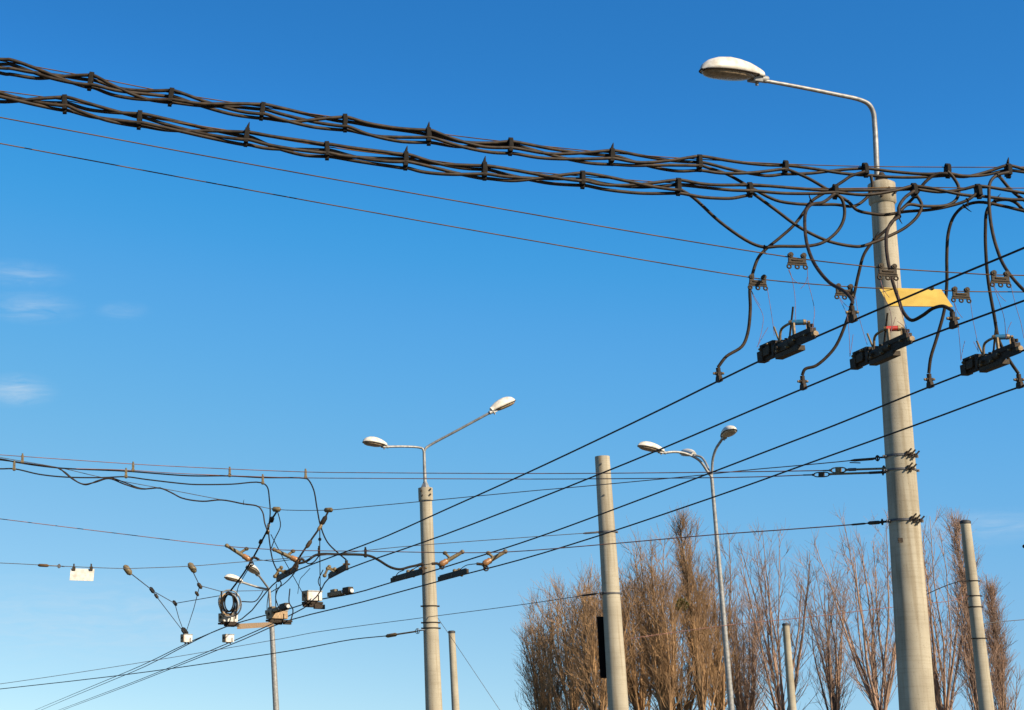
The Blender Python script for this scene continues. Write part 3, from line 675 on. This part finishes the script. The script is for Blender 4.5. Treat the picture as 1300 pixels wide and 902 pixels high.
drop([(1203, 221), (1190, 221), (1175, 231), (1160, 251), (1142, 269), (1127, 290), (1110, 305), (1097, 323), (1090, 348), (1084, 375), (1076, 404), (1062, 438), (1050, 453), (1035, 465), (1022, 469), (1019, 476)], 17.4, 'long cable crossing the pole and dropping to the second trolley wire at left', end=(1, 1020), ties=((6, 1.2),))
drop([(952, 243), (985, 267), (1007.6, 284), (1026, 295), (1052, 306.6), (1080, 312.6), (1093, 313), (1110, 307.6), (1131, 299), (1151, 288), (1166, 273), (1170, 260), (1164, 249), (1160, 243)], 17.3, 'long deep cable loop passing across the big pole under the bundles', y1=17.4)
drop([(997, 214), (1026, 226.6), (1054, 243), (1076.5, 256), (1088, 267), (1103, 271), (1123, 273), (1149, 269), (1181, 266.6), (1205, 262), (1228, 254.5), (1242, 244)], 17.6, 'long cable sloping from the upper bundle to the rightmost lower clip', y1=17.4, ties=((10, -1.8),))
drop([(1203, 218), (1209, 224), (1217, 238), (1214.6, 252.6), (1203, 260.5), (1172, 262), (1153, 260), (1143, 268)], 17.5, 'short round cable loop right of the pole top', y1=17.35)
drop([(1160, 243), (1148, 252), (1141, 264), (1141, 275), (1132, 282), (1126, 295), (1125, 310), (1127, 330), (1133, 357), (1141, 381), (1147, 397), (1157.6, 407), (1171, 401), (1184, 392), (1197, 389), (1206, 393), (1211, 400)], 17.3, 'cable dropping before the pole and curling past the yellow plate', end=(1, 1211), ties=((3, -1.5),))
drop([(1380, 280), (1302, 268.5), (1274, 262), (1242.5, 257), (1224, 262), (1211, 275), (1204, 295.5), (1202, 325), (1202, 360), (1199, 393), (1189, 430), (1181.5, 455), (1181, 478)], 17.4, 'cable dropping right of the yellow plate to the third trolley wire', end=(2, 1181), ties=((4, -1.0),))
drop([(1280, 219), (1265, 223), (1257, 232), (1255.5, 251), (1258, 284), (1265, 314), (1276, 340), (1300, 369), (1340, 400)], 17.6, 'cable dropping from the rightmost upper clip out of the right edge', y1=16.5, ties=((1, -1.0),))
drop([(1380, 330), (1300, 268), (1290, 258), (1280, 254), (1263, 256), (1253.6, 266), (1251, 292), (1252, 329), (1255, 360), (1262, 400), (1268.5, 433), (1282, 458.5), (1294, 474)], 17.4, 'rightmost long cable drop ending on the lowest trolley wire', end=(3, 1295), ties=((4, 1.0),))
drop([(1267, 222), (1283.5, 241.5), (1300, 254.5), (1380, 300)], 17.6, 'short straight cable slanting down to the right edge below the upper bundle', y1=17.4)

# ------------------------------------------------------------ far span wires
dS = [(0, 37), (350, 36), (1140, 24.4)]
MPx = 24.4
def strain(pl, dt, name, label, parts):
    """span wire as a thing with strain insulators, rods or turnbuckles along it"""
    t = thing(name, P(pl[-1][0], pl[-1][1], interp(pl[-1][0], dt)), label, 'span wire')
    return t
def wire_thing(pl, dt, r, mat, label, extras=(), sub=4):
    t = thing('span_wire', P(pl[0][0], pl[0][1], interp(pl[0][0], dt)), label, 'span wire')
    m = MB(); m.tube(catmull([P(x, y, interp(x, dt)) for x, y in pl], sub), r*1.15, 6); m.build('strand', mat, t)
    for ex in extras:
        kind, x0, y0, x1, y1 = ex[:5]; A = P(x0, y0, interp(x0, dt)); B = P(x1, y1, interp(x1, dt)); u = (B-A).normalized(); Lx = (B-A).length
        s = u.cross(UZ).normalized(); n_ = s.cross(u)
        if kind == 'rod': m = MB(); m.cyl(A, B, ex[5], n=10); m.build('rod', ex[6], t)
        elif kind == 'sleeve': m = MB(); m.tube([A, A.lerp(B, .15), A.lerp(B, .85), B], [ex[5]*.5, ex[5], ex[5], ex[5]*.5], 10); m.build('sleeve', ex[6], t)
        elif kind == 'turnbuckle':
            m = MB(); h = ex[5]
            for k in (-1, 1):
                m.tube(catmull([A, A.lerp(B, .15)+n_*k*h*.8, A.lerp(B, .5)+n_*k*h, A.lerp(B, .85)+n_*k*h*.8, B], 4), h*.28, 8)
            m.box(A.lerp(B, .5), u, s, n_, Lx*.28, h*1.1, h*2.5); m.box(A.lerp(B, .03), u, s, n_, Lx*.1, h, h); m.box(A.lerp(B, .97), u, s, n_, Lx*.1, h, h)
            m.build('turnbuckle', ex[6], t, bevel=.004)
        elif kind == 'shackle':
            m = MB(); m.torus(A, u, n_, Lx*.4, .010, 12, 5); m.torus(B, u, s, Lx*.4, .010, 12, 5); m.cyl(A-n_*.05, A+n_*.05, .014, n=6); m.build('shackle', ex[6], t)
    return t
wire_thing([(-120, 569), (0, 577.7), (169, 589.4), (240, 593.3), (388, 599.5), (460, 600.4), (680, 601.4), (840, 600.5), (960, 599), (1045, 597.7)], dS, .008, 'rustfar', 'upper of the parallel rusty span wires ending at a gold turnbuckle on the big pole',
           [('turnbuckle', 1054, 597.5, 1075, 596.7, .04, 'brass'), ('rod', 1045, 597.8, 1056, 597.4, .012, 'galv'), ('rod', 1075, 596.7, 1126, 595, .018, 'brass'), ('sleeve', 1076, 596.6, 1088, 596.2, .026, 'galv'), ('shackle', 1122, 595.2, 1127, 595, 0, 'dark')])
wire_thing([(45, 591), (80, 594.5), (160, 597), (220, 601), (332, 605.6), (388, 607), (460, 607.5), (680, 608.5), (840, 607.5), (960, 605.7), (1032, 603)], dS, .008, 'rustfar', 'lower of the parallel rusty span wires ending at a dark turnbuckle on the big pole',
           [('turnbuckle', 1032, 603.2, 1054, 602.4, .036, 'iron'), ('rod', 1020, 603.4, 1034, 603.1, .012, 'galv'), ('rod', 1054, 602.3, 1104, 600.6, .018, 'brass'), ('rod', 1104, 600.6, 1124, 599.6, .022, 'dark'), ('shackle', 1121, 599.8, 1125, 599.6, 0, 'dark')])
dS4 = [(0, 37), (350, 36.5), (1140, 24.4)]
wire_thing([(-120, 560), (0, 581), (80, 595), (123, 605), (220, 623), (280, 634.5), (328, 643), (349, 646.8), (412, 648), (460, 644), (680, 623), (720, 619.6), (878, 604.7), (960, 596), (1000, 592.5), (1080, 585), (1123, 580)], dS4, .0075, 'galv', 'grey strand kinked over the switch gear, tied to the big pole\'s top strap',
           [('sleeve', 1080, 585, 1112, 582.6, .022, 'iron'), ('rod', 1079, 587.5, 1092, 588, .009, 'galv'), ('shackle', 1114, 582, 1120, 581, 0, 'dark'), ('sleeve', 346, 646.8, 356, 647, .06, 'olive'), ('sleeve', 412, 648, 422, 647.6, .055, 'olive')])
dS1 = [(0, 38), (290, 37), (1145, 24.4)]
wire_thing([(-120, 644), (0, 659), (240, 688.5), (287, 693.7), (348, 698), (400, 699.5), (460, 700), (580, 702), (644, 701), (760, 692), (908, 679), (1000, 672.5), (1080, 666.5), (1130, 662)], dS1, .0085, 'rustfar', 'lowest long rusty span wire, tied to the lowest strap of the big pole',
           [('sleeve', 1080, 666.6, 1100, 664.8, .016, 'iron'), ('sleeve', 1102, 664.5, 1118, 663.3, .030, 'iron'), ('rod', 1116, 663.4, 1130, 662, .018, 'dark'), ('shackle', 1120, 663, 1124, 662.6, 0, 'dark')])
dS5 = [(0, 36), (400, 36.4), (765, 34.8)]
wire_thing([(-120, 712), (0, 715), (88, 719.5), (158, 722), (180, 721.5), (242, 719), (303, 714), (403, 706), (504, 695), (660, 683), (760, 676)], dS5, .0075, 'galv', 'thin grey wire carrying the white plate, tied to the capless pole',
           [('sleeve', 740, 677.5, 760, 676, .022, 'galv'), ('sleeve', 48, 717.8, 62, 718.5, .035, 'rust'), ('rod', 60, 718.4, 76, 719, .012, 'brass'), ('shackle', 75, 719, 80, 719.3, 0, 'galv')])
dS6 = [(-120, 52), (0, 50), (350, 48), (765, 34.8)]
wire_thing([(-120, 885), (60, 860), (200, 838), (358, 811), (400, 803), (556, 782), (640, 771), (700, 762.5), (768, 752)], dS6, .0075, 'galv', 'thin grey wire tied to the lower strap of the capless pole', [('sleeve', 738, 756.5, 758, 754, .022, 'iron')])
dS7 = [(-120, 60), (300, 47), (547, 41.6)]
wire_thing([(-120, 888), (150, 858), (300, 837), (380, 824.5), (448, 812), (500, 806.5), (538, 800)], dS7, .012, 'wire', 'strand with a gold strain insulator tied to the double-lantern pole near the bottom',
           [('sleeve', 490, 808, 504, 805.6, .05, 'brass'), ('rod', 504, 805.6, 528, 802, .022, 'brass'), ('shackle', 530, 801.5, 536, 800.3, 0, 'steel')])
wire_thing([(556, 785), (562, 794), (569, 804), (600, 850), (650, 925), (671, 957)], [(0, 42), (600, 60)], .008, 'galv', 'short guy wire from the double-lantern pole to the small pole top')
wire_thing([(1244, 793), (1265, 790), (1300, 787), (1420, 776)], [(0, 45), (1400, 45)], .010, 'galv', 'grey wire leaving the right edge from the dark-capped pole')
wire_thing([(800, 811), (924, 794), (1024, 784), (1100, 775), (1180, 766), (1205, 763.5), (1230, 757)], [(0, 45), (1400, 44.8)], .009, 'rustfar', 'thin rusty wire tied to the middle strap of the dark-capped pole')
wire_thing([(1150, 769), (1180, 753), (1206, 742), (1219, 738.5), (1230, 738)], [(0, 45), (1400, 44.8)], .012, 'wire', 'thick black wire tied to the top strap of the dark-capped pole')
# tie at the right edge
m = MB(); c = P(1302, 694, 24); m.ell(c, UX, UY, UZ, .05, .03, .035); m.cyl(c, c+UX*.5, .012); tag(m.build('strain_clamp', 'black'), 'tiny black clamp just entering at the right edge', 'wire clamp')

# ------------------------------------------------------------ white plate on the thin wire
t = thing('sign_plate', P(104, 719, 36), 'small blank white plate hanging from the thin wire at far left', 'plate')
c = [P(90, 722, 36), P(120, 722.8, 36), P(118.5, 738, 35.9), P(88.3, 737, 35.9)]; nrm = Vector((0, -1, 0))
m = MB(); m.v = [p+nrm*.01 for p in c]+[p-nrm*.01 for p in c]
for q in ((0, 3, 2, 1), (4, 5, 6, 7), (0, 1, 5, 4), (1, 2, 6, 5), (2, 3, 7, 6), (3, 0, 4, 7)): m.face(q)
m.build('plate', 'lampwhite', t)
for px in (93.8, 115.8):
    m = MB(); p = P(px, 720.5, 35.98); m.box(p-UZ*.03, UX, UY, UZ, .07, .06, .09); m.cyl(p, p+UZ*.08, .018, n=8); m.build('plate_clip', 'iron', t)

# ------------------------------------------------------------ far cables over the switch gear, with clips
def far_clip(t, x, y, Yc, mat='olive', h=.20):
    c = P(x, y, Yc); m = MB(); m.box(c, UX, UY, UZ, .055, .07, h); m.cyl(c+UZ*(h/2-.01), c+UZ*(h/2+.04), .022, n=8); m.box(c-UZ*h*.3, UX, UY, UZ, .075, .09, .05)
    m.build('clip', mat, t, bevel=.008)
G2 = 'far feeder cables over the switch gear'
dC = [(0, 36.6), (350, 35.8), (450, 35.6)]
t = drop([(-120, 574), (0, 583), (20, 587), (45, 591), (80, 594.8), (160, 598.5), (240, 604.3), (291, 604.5), (332, 606.6), (387, 607.5), (391, 609), (398, 621.5), (402.5, 645.7), (407, 668), (415.6, 688.5), (430, 703), (439, 716)], 36.4, 'far black cable following the rusty wires and dropping to the second trolley wire', end=(1, 440), r=.017, mat='black', group=G2, cs=1.4)
for x, y in ((28.5, 583.5), (169, 594), (291.6, 600.5), (388, 603)): far_clip(t, x, y, 36.2)
t = drop([(-120, 592), (0, 595.5), (18, 595.5), (50, 602.5), (84, 606), (130, 606.6), (160, 605.6), (186, 609), (240, 615), (257, 615.5), (294, 615), (331, 613), (339, 618), (342, 634.5), (343, 653), (341, 672), (343, 694), (346.6, 712.7), (352, 727)], 36.4, 'far black cable hanging lower and dropping to the top trolley wire', end=(0, 353), r=.017, mat='black', group=G2, cs=1.4)
for x, y in ((18, 592.5), (160, 602), (333.6, 610)): far_clip(t, x, y, 36.2)
drop([(-100, 575), (0, 584), (60, 592.5), (75, 595), (84, 602), (93, 609), (106, 615), (121, 612.5), (138, 607.8), (158, 615), (179, 621), (203, 620), (218, 626), (231, 632.6), (257, 636.7), (281, 635), (309, 640), (328, 643.5), (333.6, 651), (336, 664), (339, 673)], 36.8, 'slack brown cable sagging below the far wires at left', y1=36.2, r=.017, mat='cable', group=G2, ties=((16, 1.5),))
drop([(75, 595.5), (83, 600), (90, 606), (102, 614), (110, 615.8), (124, 610.5), (140, 607), (160, 613.5), (180, 620.5), (204, 619.5)], 36.75, 'second slack cable twisted with the brown one at left', y1=36.6, r=.014, mat='black', group=G2)
drop([(376, 716), (386, 714), (392, 711), (398, 706.5), (405, 704), (430, 704), (464, 705), (472, 707), (480, 711), (496, 720.5), (508, 723), (520, 720), (529, 718), (535, 720.5)], 36.4, 'thick wavy black cable over the switch gear ending before the double-lantern pole', end=(2, 537), r=.030, mat='black', group=G2, cs=1.6)
tt = thing('cable_hanger', P(405, 700, 36.3), 'black hanger clipping the thick wavy cable to the rusty wire, left one', 'hanger', 'black hangers of the thick wavy cable'); far_clip(tt, 405, 701, 36.3, 'black', .2)
tt = thing('cable_hanger', P(464, 702, 36.1), 'black hanger clipping the thick wavy cable to the rusty wire, right one', 'hanger', 'black hangers of the thick wavy cable'); far_clip(tt, 464, 702.5, 36.1, 'black', .2)

# insulated links hanging from the kinked strand
def link(pl, Y0, Y1, label, beads, r=.022):
    t = thing('insulated_link', P(pl[0][0], pl[0][1], Y0), label, 'hanger', 'insulated links above the switch gear')
    n = len(pl); pts = [P(x, y, lerp(Y0, Y1, i/(n-1))) for i, (x, y) in enumerate(pl)]
    m = MB(); m.tube(catmull(pts, 4), r, 8); m.build('rope', 'black', t)
    for (x, y, f, mt, s) in beads:
        p = P(x, y, lerp(Y0, Y1, f)); d = (pts[min(n-1, int(f*(n-1))+1)]-pts[int(f*(n-1))]).normalized() if int(f*(n-1)) < n-1 else (pts[-1]-pts[-2]).normalized()
        m = MB(); m.tube([p-d*s*1.8, p-d*s, p+d*s, p+d*s*1.8], [s*.4, s*.8, s*.8, s*.4], 10); m.build('bead', mt, t)
link([(353, 647), (348, 655), (343, 662), (339, 674), (332, 688), (326, 700), (318, 714), (308, 730), (293, 750)], 36.4, 41, 'black link slanting down left to the coil of cable', [(345, 660, .25, 'black', .07), (341, 667, .3, 'white', .05), (331, 688, .5, 'iron', .06), (340, 676, .4, 'brass', .05)])
link([(417, 649), (410, 663), (406, 670), (392, 690), (378, 711), (367, 728)], 36.4, 36.2, 'black link slanting down left right of the coil, second of two', [(411, 661, .2, 'black', .07), (406, 670, .4, 'brass', .05), (392, 691, .6, 'iron', .06)])
link([(406, 672), (406, 699), (406.5, 750)], 36.4, 44, 'thin straight drop onto the white box', [(406, 685, .3, 'black', .05)], r=.012)
link([(344, 679), (360, 710), (373, 733), (390, 764)], 36.4, 44, 'thin slanting wire ending on the white box', [], r=.010)
link([(393.5, 722), (386, 730), (380.6, 737), (378, 754)], 40, 45, 'short thin bent wire left of the white box', [], r=.008)

# suspension arms with orange insulator
def susp(ends, body, hook, Yc, label, foot=None):
    t = thing('suspension_arm', P(body[0], body[1], Yc), label, 'suspension arm', 'suspension arms with orange insulators')
    B = P(body[0], body[1], Yc)
    A = P(ends[0][0], ends[0][1], Yc); m = MB(); m.tube([A, B], [.038, .048], 8); m.ell(A, UX, UY, UZ, .05, .05, .05); m.build('arm', 'olive', t)
    E = P(ends[1][0], ends[1][1], Yc); F = B.lerp(A, .3); m = MB(); m.cyl(F, E, .03, n=8); m.ell(E, UX, UY, UZ, .055, .05, .045); m.build('strut', 'olive', t)
    d = (B-A).normalized(); m = MB(); m.tube([B-d*.05, B-d*.02, B+d*.03, B+d*.05, B+d*.12, B+d*.15], [.045, .068, .06, .07, .066, .04], 12); m.build('insulator', 'orange', t)
    m = MB(); G = B+d*.16; hk = [G, P(hook[0][0], hook[0][1], Yc), P(hook[1][0], hook[1][1], Yc)]; m.tube(catmull(hk, 4), .03, 8)
    if foot: f = P(foot[0], foot[1], Yc); m.tube([G, f], .028, 8); m.torus(f, UX, UZ, .05, .016, 10, 5)
    m.build('hook', 'dark', t)
susp(((288, 693), (313, 697)), (310.5, 707), ((322, 708), (329, 711)), 37, 'orange-bodied suspension arm leftmost, above the far lamp', (319, 716))
susp(((348, 698), (372, 700)), (371.5, 709), ((383, 710), (386, 712)), 36.3, 'orange-bodied suspension arm second from left, by the thick wavy cable', (376, 719))
susp(((587, 701), (565, 702.5)), (565.5, 713.5), ((556, 716), (548, 716)), 35.2, 'orange-bodied suspension arm just right of the double-lantern pole', (561, 720))
susp(((641.5, 700.5), (620, 702.5)), (621, 712.5), ((613, 717), (605, 716)), 33.5, 'rightmost orange-bodied suspension arm, on the lowest trolley wire', (617, 722))

# guide bars with little steady arms on the far wires
def guide(i, xa, xb, fit, label, mat='iron'):
    A = on_wire(i, xa); B = on_wire(i, xb); u = (B-A).normalized(); s = u.cross(UZ).normalized(); Lb = (B-A).length
    t = thing('guide_bar', A.lerp(B, .5), label, 'guide bar', 'dark guide bars on the far trolley wires')
    m = MB(); m.box(A.lerp(B, .5)+UZ*.05, u, s, UZ, Lb, .06, .12); m.box(A.lerp(B, .5)+UZ*.12, u, s, UZ, Lb*.9, .04, .04); m.build('bar', mat, t, bevel=.01)
    Yc = A.lerp(B, .5).y; m = MB(); pts = [P(x, y, Yc) for x, y in fit]
    m.tube(pts[:3], .028, 8); m.tube([pts[1], pts[3]], .026, 8)
    for p in pts: m.ell(p, UX, UY, UZ, .05, .04, .05, 8, 6)
    m.tube([pts[1], P((xa+xb)/2, fit[1][1]+6, Yc), A.lerp(B, .5)], .022, 6)
    m.build('fitting', 'olive', t)
guide(0, 352, 377, [(349, 732), (354, 724), (357, 721), (362, 726)], 'guide bar on the top trolley wire, leftmost of four')
guide(1, 418, 440, [(412, 731), (416, 722), (418, 720), (425, 723)], 'guide bar on the second trolley wire, above the small brown insulator')
guide(2, 497, 537, [(516, 733), (518, 726), (524, 725), (525, 731)], 'guide bar under the wavy cable end, left of the double-lantern pole')
guide(3, 557, 594, [(575, 731), (577, 725), (583, 724), (586, 730)], 'guide bar just right of the double-lantern pole')

# small far section insulators
def small_ins(i, xa, xb, label):
    A = on_wire(i, xa); B = on_wire(i, xb); u = (B-A).normalized(); s = u.cross(UZ).normalized(); Lb = (B-A).length; q = lambda f, h: A+u*(f*Lb)+UZ*h
    t = thing('wire_insulator', q(.5, 0), label, 'insulator', 'small brown insulators on the far wires')
    m = MB(); m.box(q(.3, .08), u, s, UZ, Lb*.6, .14, .12); m.box(q(.22, .17), u, s, UZ, Lb*.2, .12, .08); m.build('body', 'olive', t, bevel=.012)
    m = MB(); m.cyl(q(.62, .10), q(.66, .10), .07, n=12); m.cyl(q(.96, .09), q(1.0, .09), .055, n=12); m.build('end_ring', 'white', t)
    m = MB(); m.box(q(.82, .11), u, s, UZ, Lb*.26, .16, .18); m.build('block', 'iron', t, bevel=.012)
small_ins(2, 418, 447, 'small brown insulator right of the white box')
small_ins(2, 339, 366, 'small brown insulator on top of the tan box at the far lamp post')

# switch-gear boxes under the far wires
def gear(cx, cy_, Yc, w_, h_, d_, side, label, front='white', yaw=-.45, tray=True, skirt=True, name='switch_box'):
    c = P(cx, cy_, Yc); X = Vector((math.cos(yaw), math.sin(yaw)*-1, 0)); Yv = Vector((-X.y, X.x, 0))
    w_ *= .9; h_ *= .88
    t = thing(name, c, label, 'switch box', 'boxes of the trolley wire switch gear')
    m = MB(); m.box(c, X, Yv, UZ, w_, d_, h_); bx = m.build('box', front, t, bevel=.02)
    m = MB(); m.box(c+UZ*(h_/2+.004)-X*.0, X, Yv, UZ, w_*1.06, d_*1.08, .035); m.build('lid', 'steel', t, bevel=.006)
    for k in (-.3, .1):
        m = MB(); m.cyl(c-UZ*h_/2+X*w_*k-Yv*d_*.3, c-UZ*(h_/2+.06)+X*w_*k-Yv*d_*.3, .03, n=8); m.build('gland', 'black', t)
    m = MB(); m.box(c-X*(w_/2+.012), X, Yv, UZ, .02, d_*.96, h_*.96); m.build('side_panel', side, t)
    m = MB(); m.tube([c-X*(w_/2+.025)-Yv*0+UZ*.02, c-X*(w_/2+.04)+UZ*.02], .05, 10); m.build('knob', 'iron', t)
    m = MB(); q = c-Yv*(d_/2+.012)+X*w_*.22; m.tube([q-UZ*h_*.5, q+UZ*h_*.1], .016, 5); m.build('bracket', 'iron', t)  # dark rod added on the front in place of the hanger wires' shadow
    if tray:
        m = MB(); rnd = random.Random(int(cx))
        m.box(c-UZ*(h_/2+.05), X, Yv, UZ, w_*1.25, d_*.7, .06)
        for k in range(7):
            f = rnd.uniform(-.6, .6); m.box(c-UZ*(h_/2+rnd.uniform(.05, .16))+X*w_*f+Yv*d_*rnd.uniform(-.5, .3), X, Yv, UZ, rnd.uniform(.1, .35), .08, rnd.uniform(.05, .14))
        m.build('tray', 'dark', t, bevel=.01)
    return t, c
gear(396.5, 757.5, 44.5, .50, .30, .34, 'tan', 'white switch box with tan side, highest of the boxes')
gear(352, 781, 50, .62, .30, .38, 'tan', 'tan-grey switch box in front of the far lamp post', front='tan')
t, c = gear(290, 785, 52, .58, .30, .36, 'tan', 'tan and white switch box under the coil of cable')
gear(290, 811, 60, .38, .32, .30, 'tan', 'small white box directly below the coil box', tray=False)
gear(237, 811, 60, .38, .32, .30, 'tan', 'small white box where the thin wires meet in a V at lower left', tray=False)
# coil of cable
t = thing('cable_coil', P(292, 766, 51.6), 'coil of black and grey cable hanging above a switch box', 'cable coil')
rnd = random.Random(4)
for k in range(9):
    c = P(291+rnd.uniform(-3, 4), 766+rnd.uniform(-2, 3), 51.5+k*.03); ry = rnd.uniform(.26, .40); rx = ry*rnd.uniform(.6, .95); y = rnd.uniform(-.7, .7)
    X = Vector((math.cos(y), math.sin(y), 0)); m = MB(); n = 24
    m.tube([c+X*rx*math.cos(6.2832*q/n)+UZ*ry*math.sin(6.2832*q/n) for q in range(n+1)], .024, 7, caps=False)
    m.build('loop', ('black', 'steel', 'black', 'galv', 'tan')[k % 5], t)
m = MB(); m.tube([P(281, 751, 51.5), P(281.5, 766, 51.4), P(282, 781, 51.4)], .026, 8); m.tube([P(300, 757, 51.5), P(301, 770, 51.4), P(299, 786, 51.4)], .022, 8); m.build('tail', 'black', t)
# bracket beam on the far post
m = MB(); A = P(303, 795.5, 60); B = P(346, 793, 68.6); u = (B-A).normalized(); m.box(A.lerp(B, .5), u, u.cross(UZ), UZ, (B-A).length, .12, .20); tag(m.build('bracket_beam', 'tan'), 'tan horizontal beam from the far lamp post under the boxes', 'beam')
for i, (pl, y0, y1, lab, rr) in enumerate((
    ([(334, 750), (330, 757), (323, 764), (307, 764)], 60, 55, 'slack black cable curving right of the coil', .02),
    ([(368, 748), (367, 765), (372, 775), (368, 792)], 52, 50, 'short black cable hanging right of the far lamp post', .02),
    ([(351, 742), (350, 760), (351, 790)], 52, 50, 'short black cable in front of the far lamp post', .016),
    ([(341, 752), (339, 770), (340, 782)], 52, 50, 'short grey cable left of the far lamp post', .014),
    ([(354, 735), (357, 742), (352, 750), (350, 760), (354, 772)], 38, 48, 'curly black jumper under the leftmost guide bar', .016),
    ([(376, 722), (372, 730), (360, 742), (344, 752)], 36.5, 60, 'black jumper from the wavy cable end to the far lamp post top', .016),
    ([(329, 711), (350, 713), (368, 711)], 37, 36.4, 'thin wire between the two left orange-bodied arms', .009),
    ([(319, 717), (312, 728), (303, 744), (300, 757)], 38, 51, 'thin wire from the leftmost orange-bodied arm to the coil', .012),
    ([(386, 712), (392, 716), (398, 714), (405, 706)], 36.4, 36.3, 'short loop under the left hanger of the wavy cable', .014),
    ([(352, 648), (356, 668), (349, 684), (343, 700)], 36.4, 36.6, 'slack wire beside the left black insulated link', .012),
    ([(410, 724), (404, 738), (408, 748)], 37, 44, 'short curved wire above the highest white box', .012),
    ([(513, 724), (505, 728), (500, 738)], 36.6, 37, 'short wire under the wavy cable near the long guide bar', .010),
    ([(548, 716), (532, 719), (520, 726)], 36, 36.6, 'thin wire joining the arm right of the double-lantern pole to the bar', .009),
    ([(605, 716), (592, 718), (583, 724)], 34, 35.5, 'thin wire joining the rightmost orange-bodied arm to its bar', .009))):
    m = MB(); m.tube(catmull([P(x, y, lerp(y0, y1, k/(len(pl)-1))) for k, (x, y) in enumerate(pl)], 5), rr, 7); tag(m.build('jumper_cable', 'black'), lab, 'cable', 'short jumper cables at the switch gear')

# thin V-shaped guy net at lower left
t = thing('wire_bridle', P(235, 804, 60), 'thin V-shaped wire net above the lowest left white box', 'wire bridle')
for pl, yy in (([(158, 722), (191.7, 748.3), (212, 775), (234, 803.7)], (36.4, 60)), ([(195, 751), (222, 766.4)], (48, 54)), ([(222, 766.4), (227, 785), (234, 803.7)], (54, 60)),
           ([(242, 720), (253.5, 743.7)], (36.4, 48)), ([(253.5, 743.7), (246, 773), (236, 803.7)], (48, 60)), ([(253.5, 743.7), (280, 751)], (48, 52)),
           ([(222, 766.4), (279, 756.6)], (54, 52)), ([(280, 751), (338, 750)], (52, 66))):
    m = MB(); m.tube([P(x, y, lerp(yy[0], yy[1], k/(len(pl)-1))) for k, (x, y) in enumerate(pl)], .013, 5); m.build('strand', 'galv', t)
for (x, y, Yc, s, mt) in ((162, 724, 36.4, .075, 'olive'), (244, 721, 36.4, .075, 'olive'), (193, 749.5, 47.5, .06, 'black'), (198.5, 757, 49, .05, 'iron'), (222, 766, 54, .06, 'black'), (253.5, 744, 48, .06, 'iron'), (250, 754, 50, .05, 'iron'), (234.5, 802, 60, .10, 'black')):
    m = MB(); c = P(x, y, Yc); d = Vector((.6, 0, -.8)); m.tube([c-d*s*1.8, c-d*s, c+d*s, c+d*s*1.8], [s*.4, s, s, s*.4], 10); m.build('joint', mt, t)

for o in bpy.data.objects:
    if '_o' in o: del o['_o']
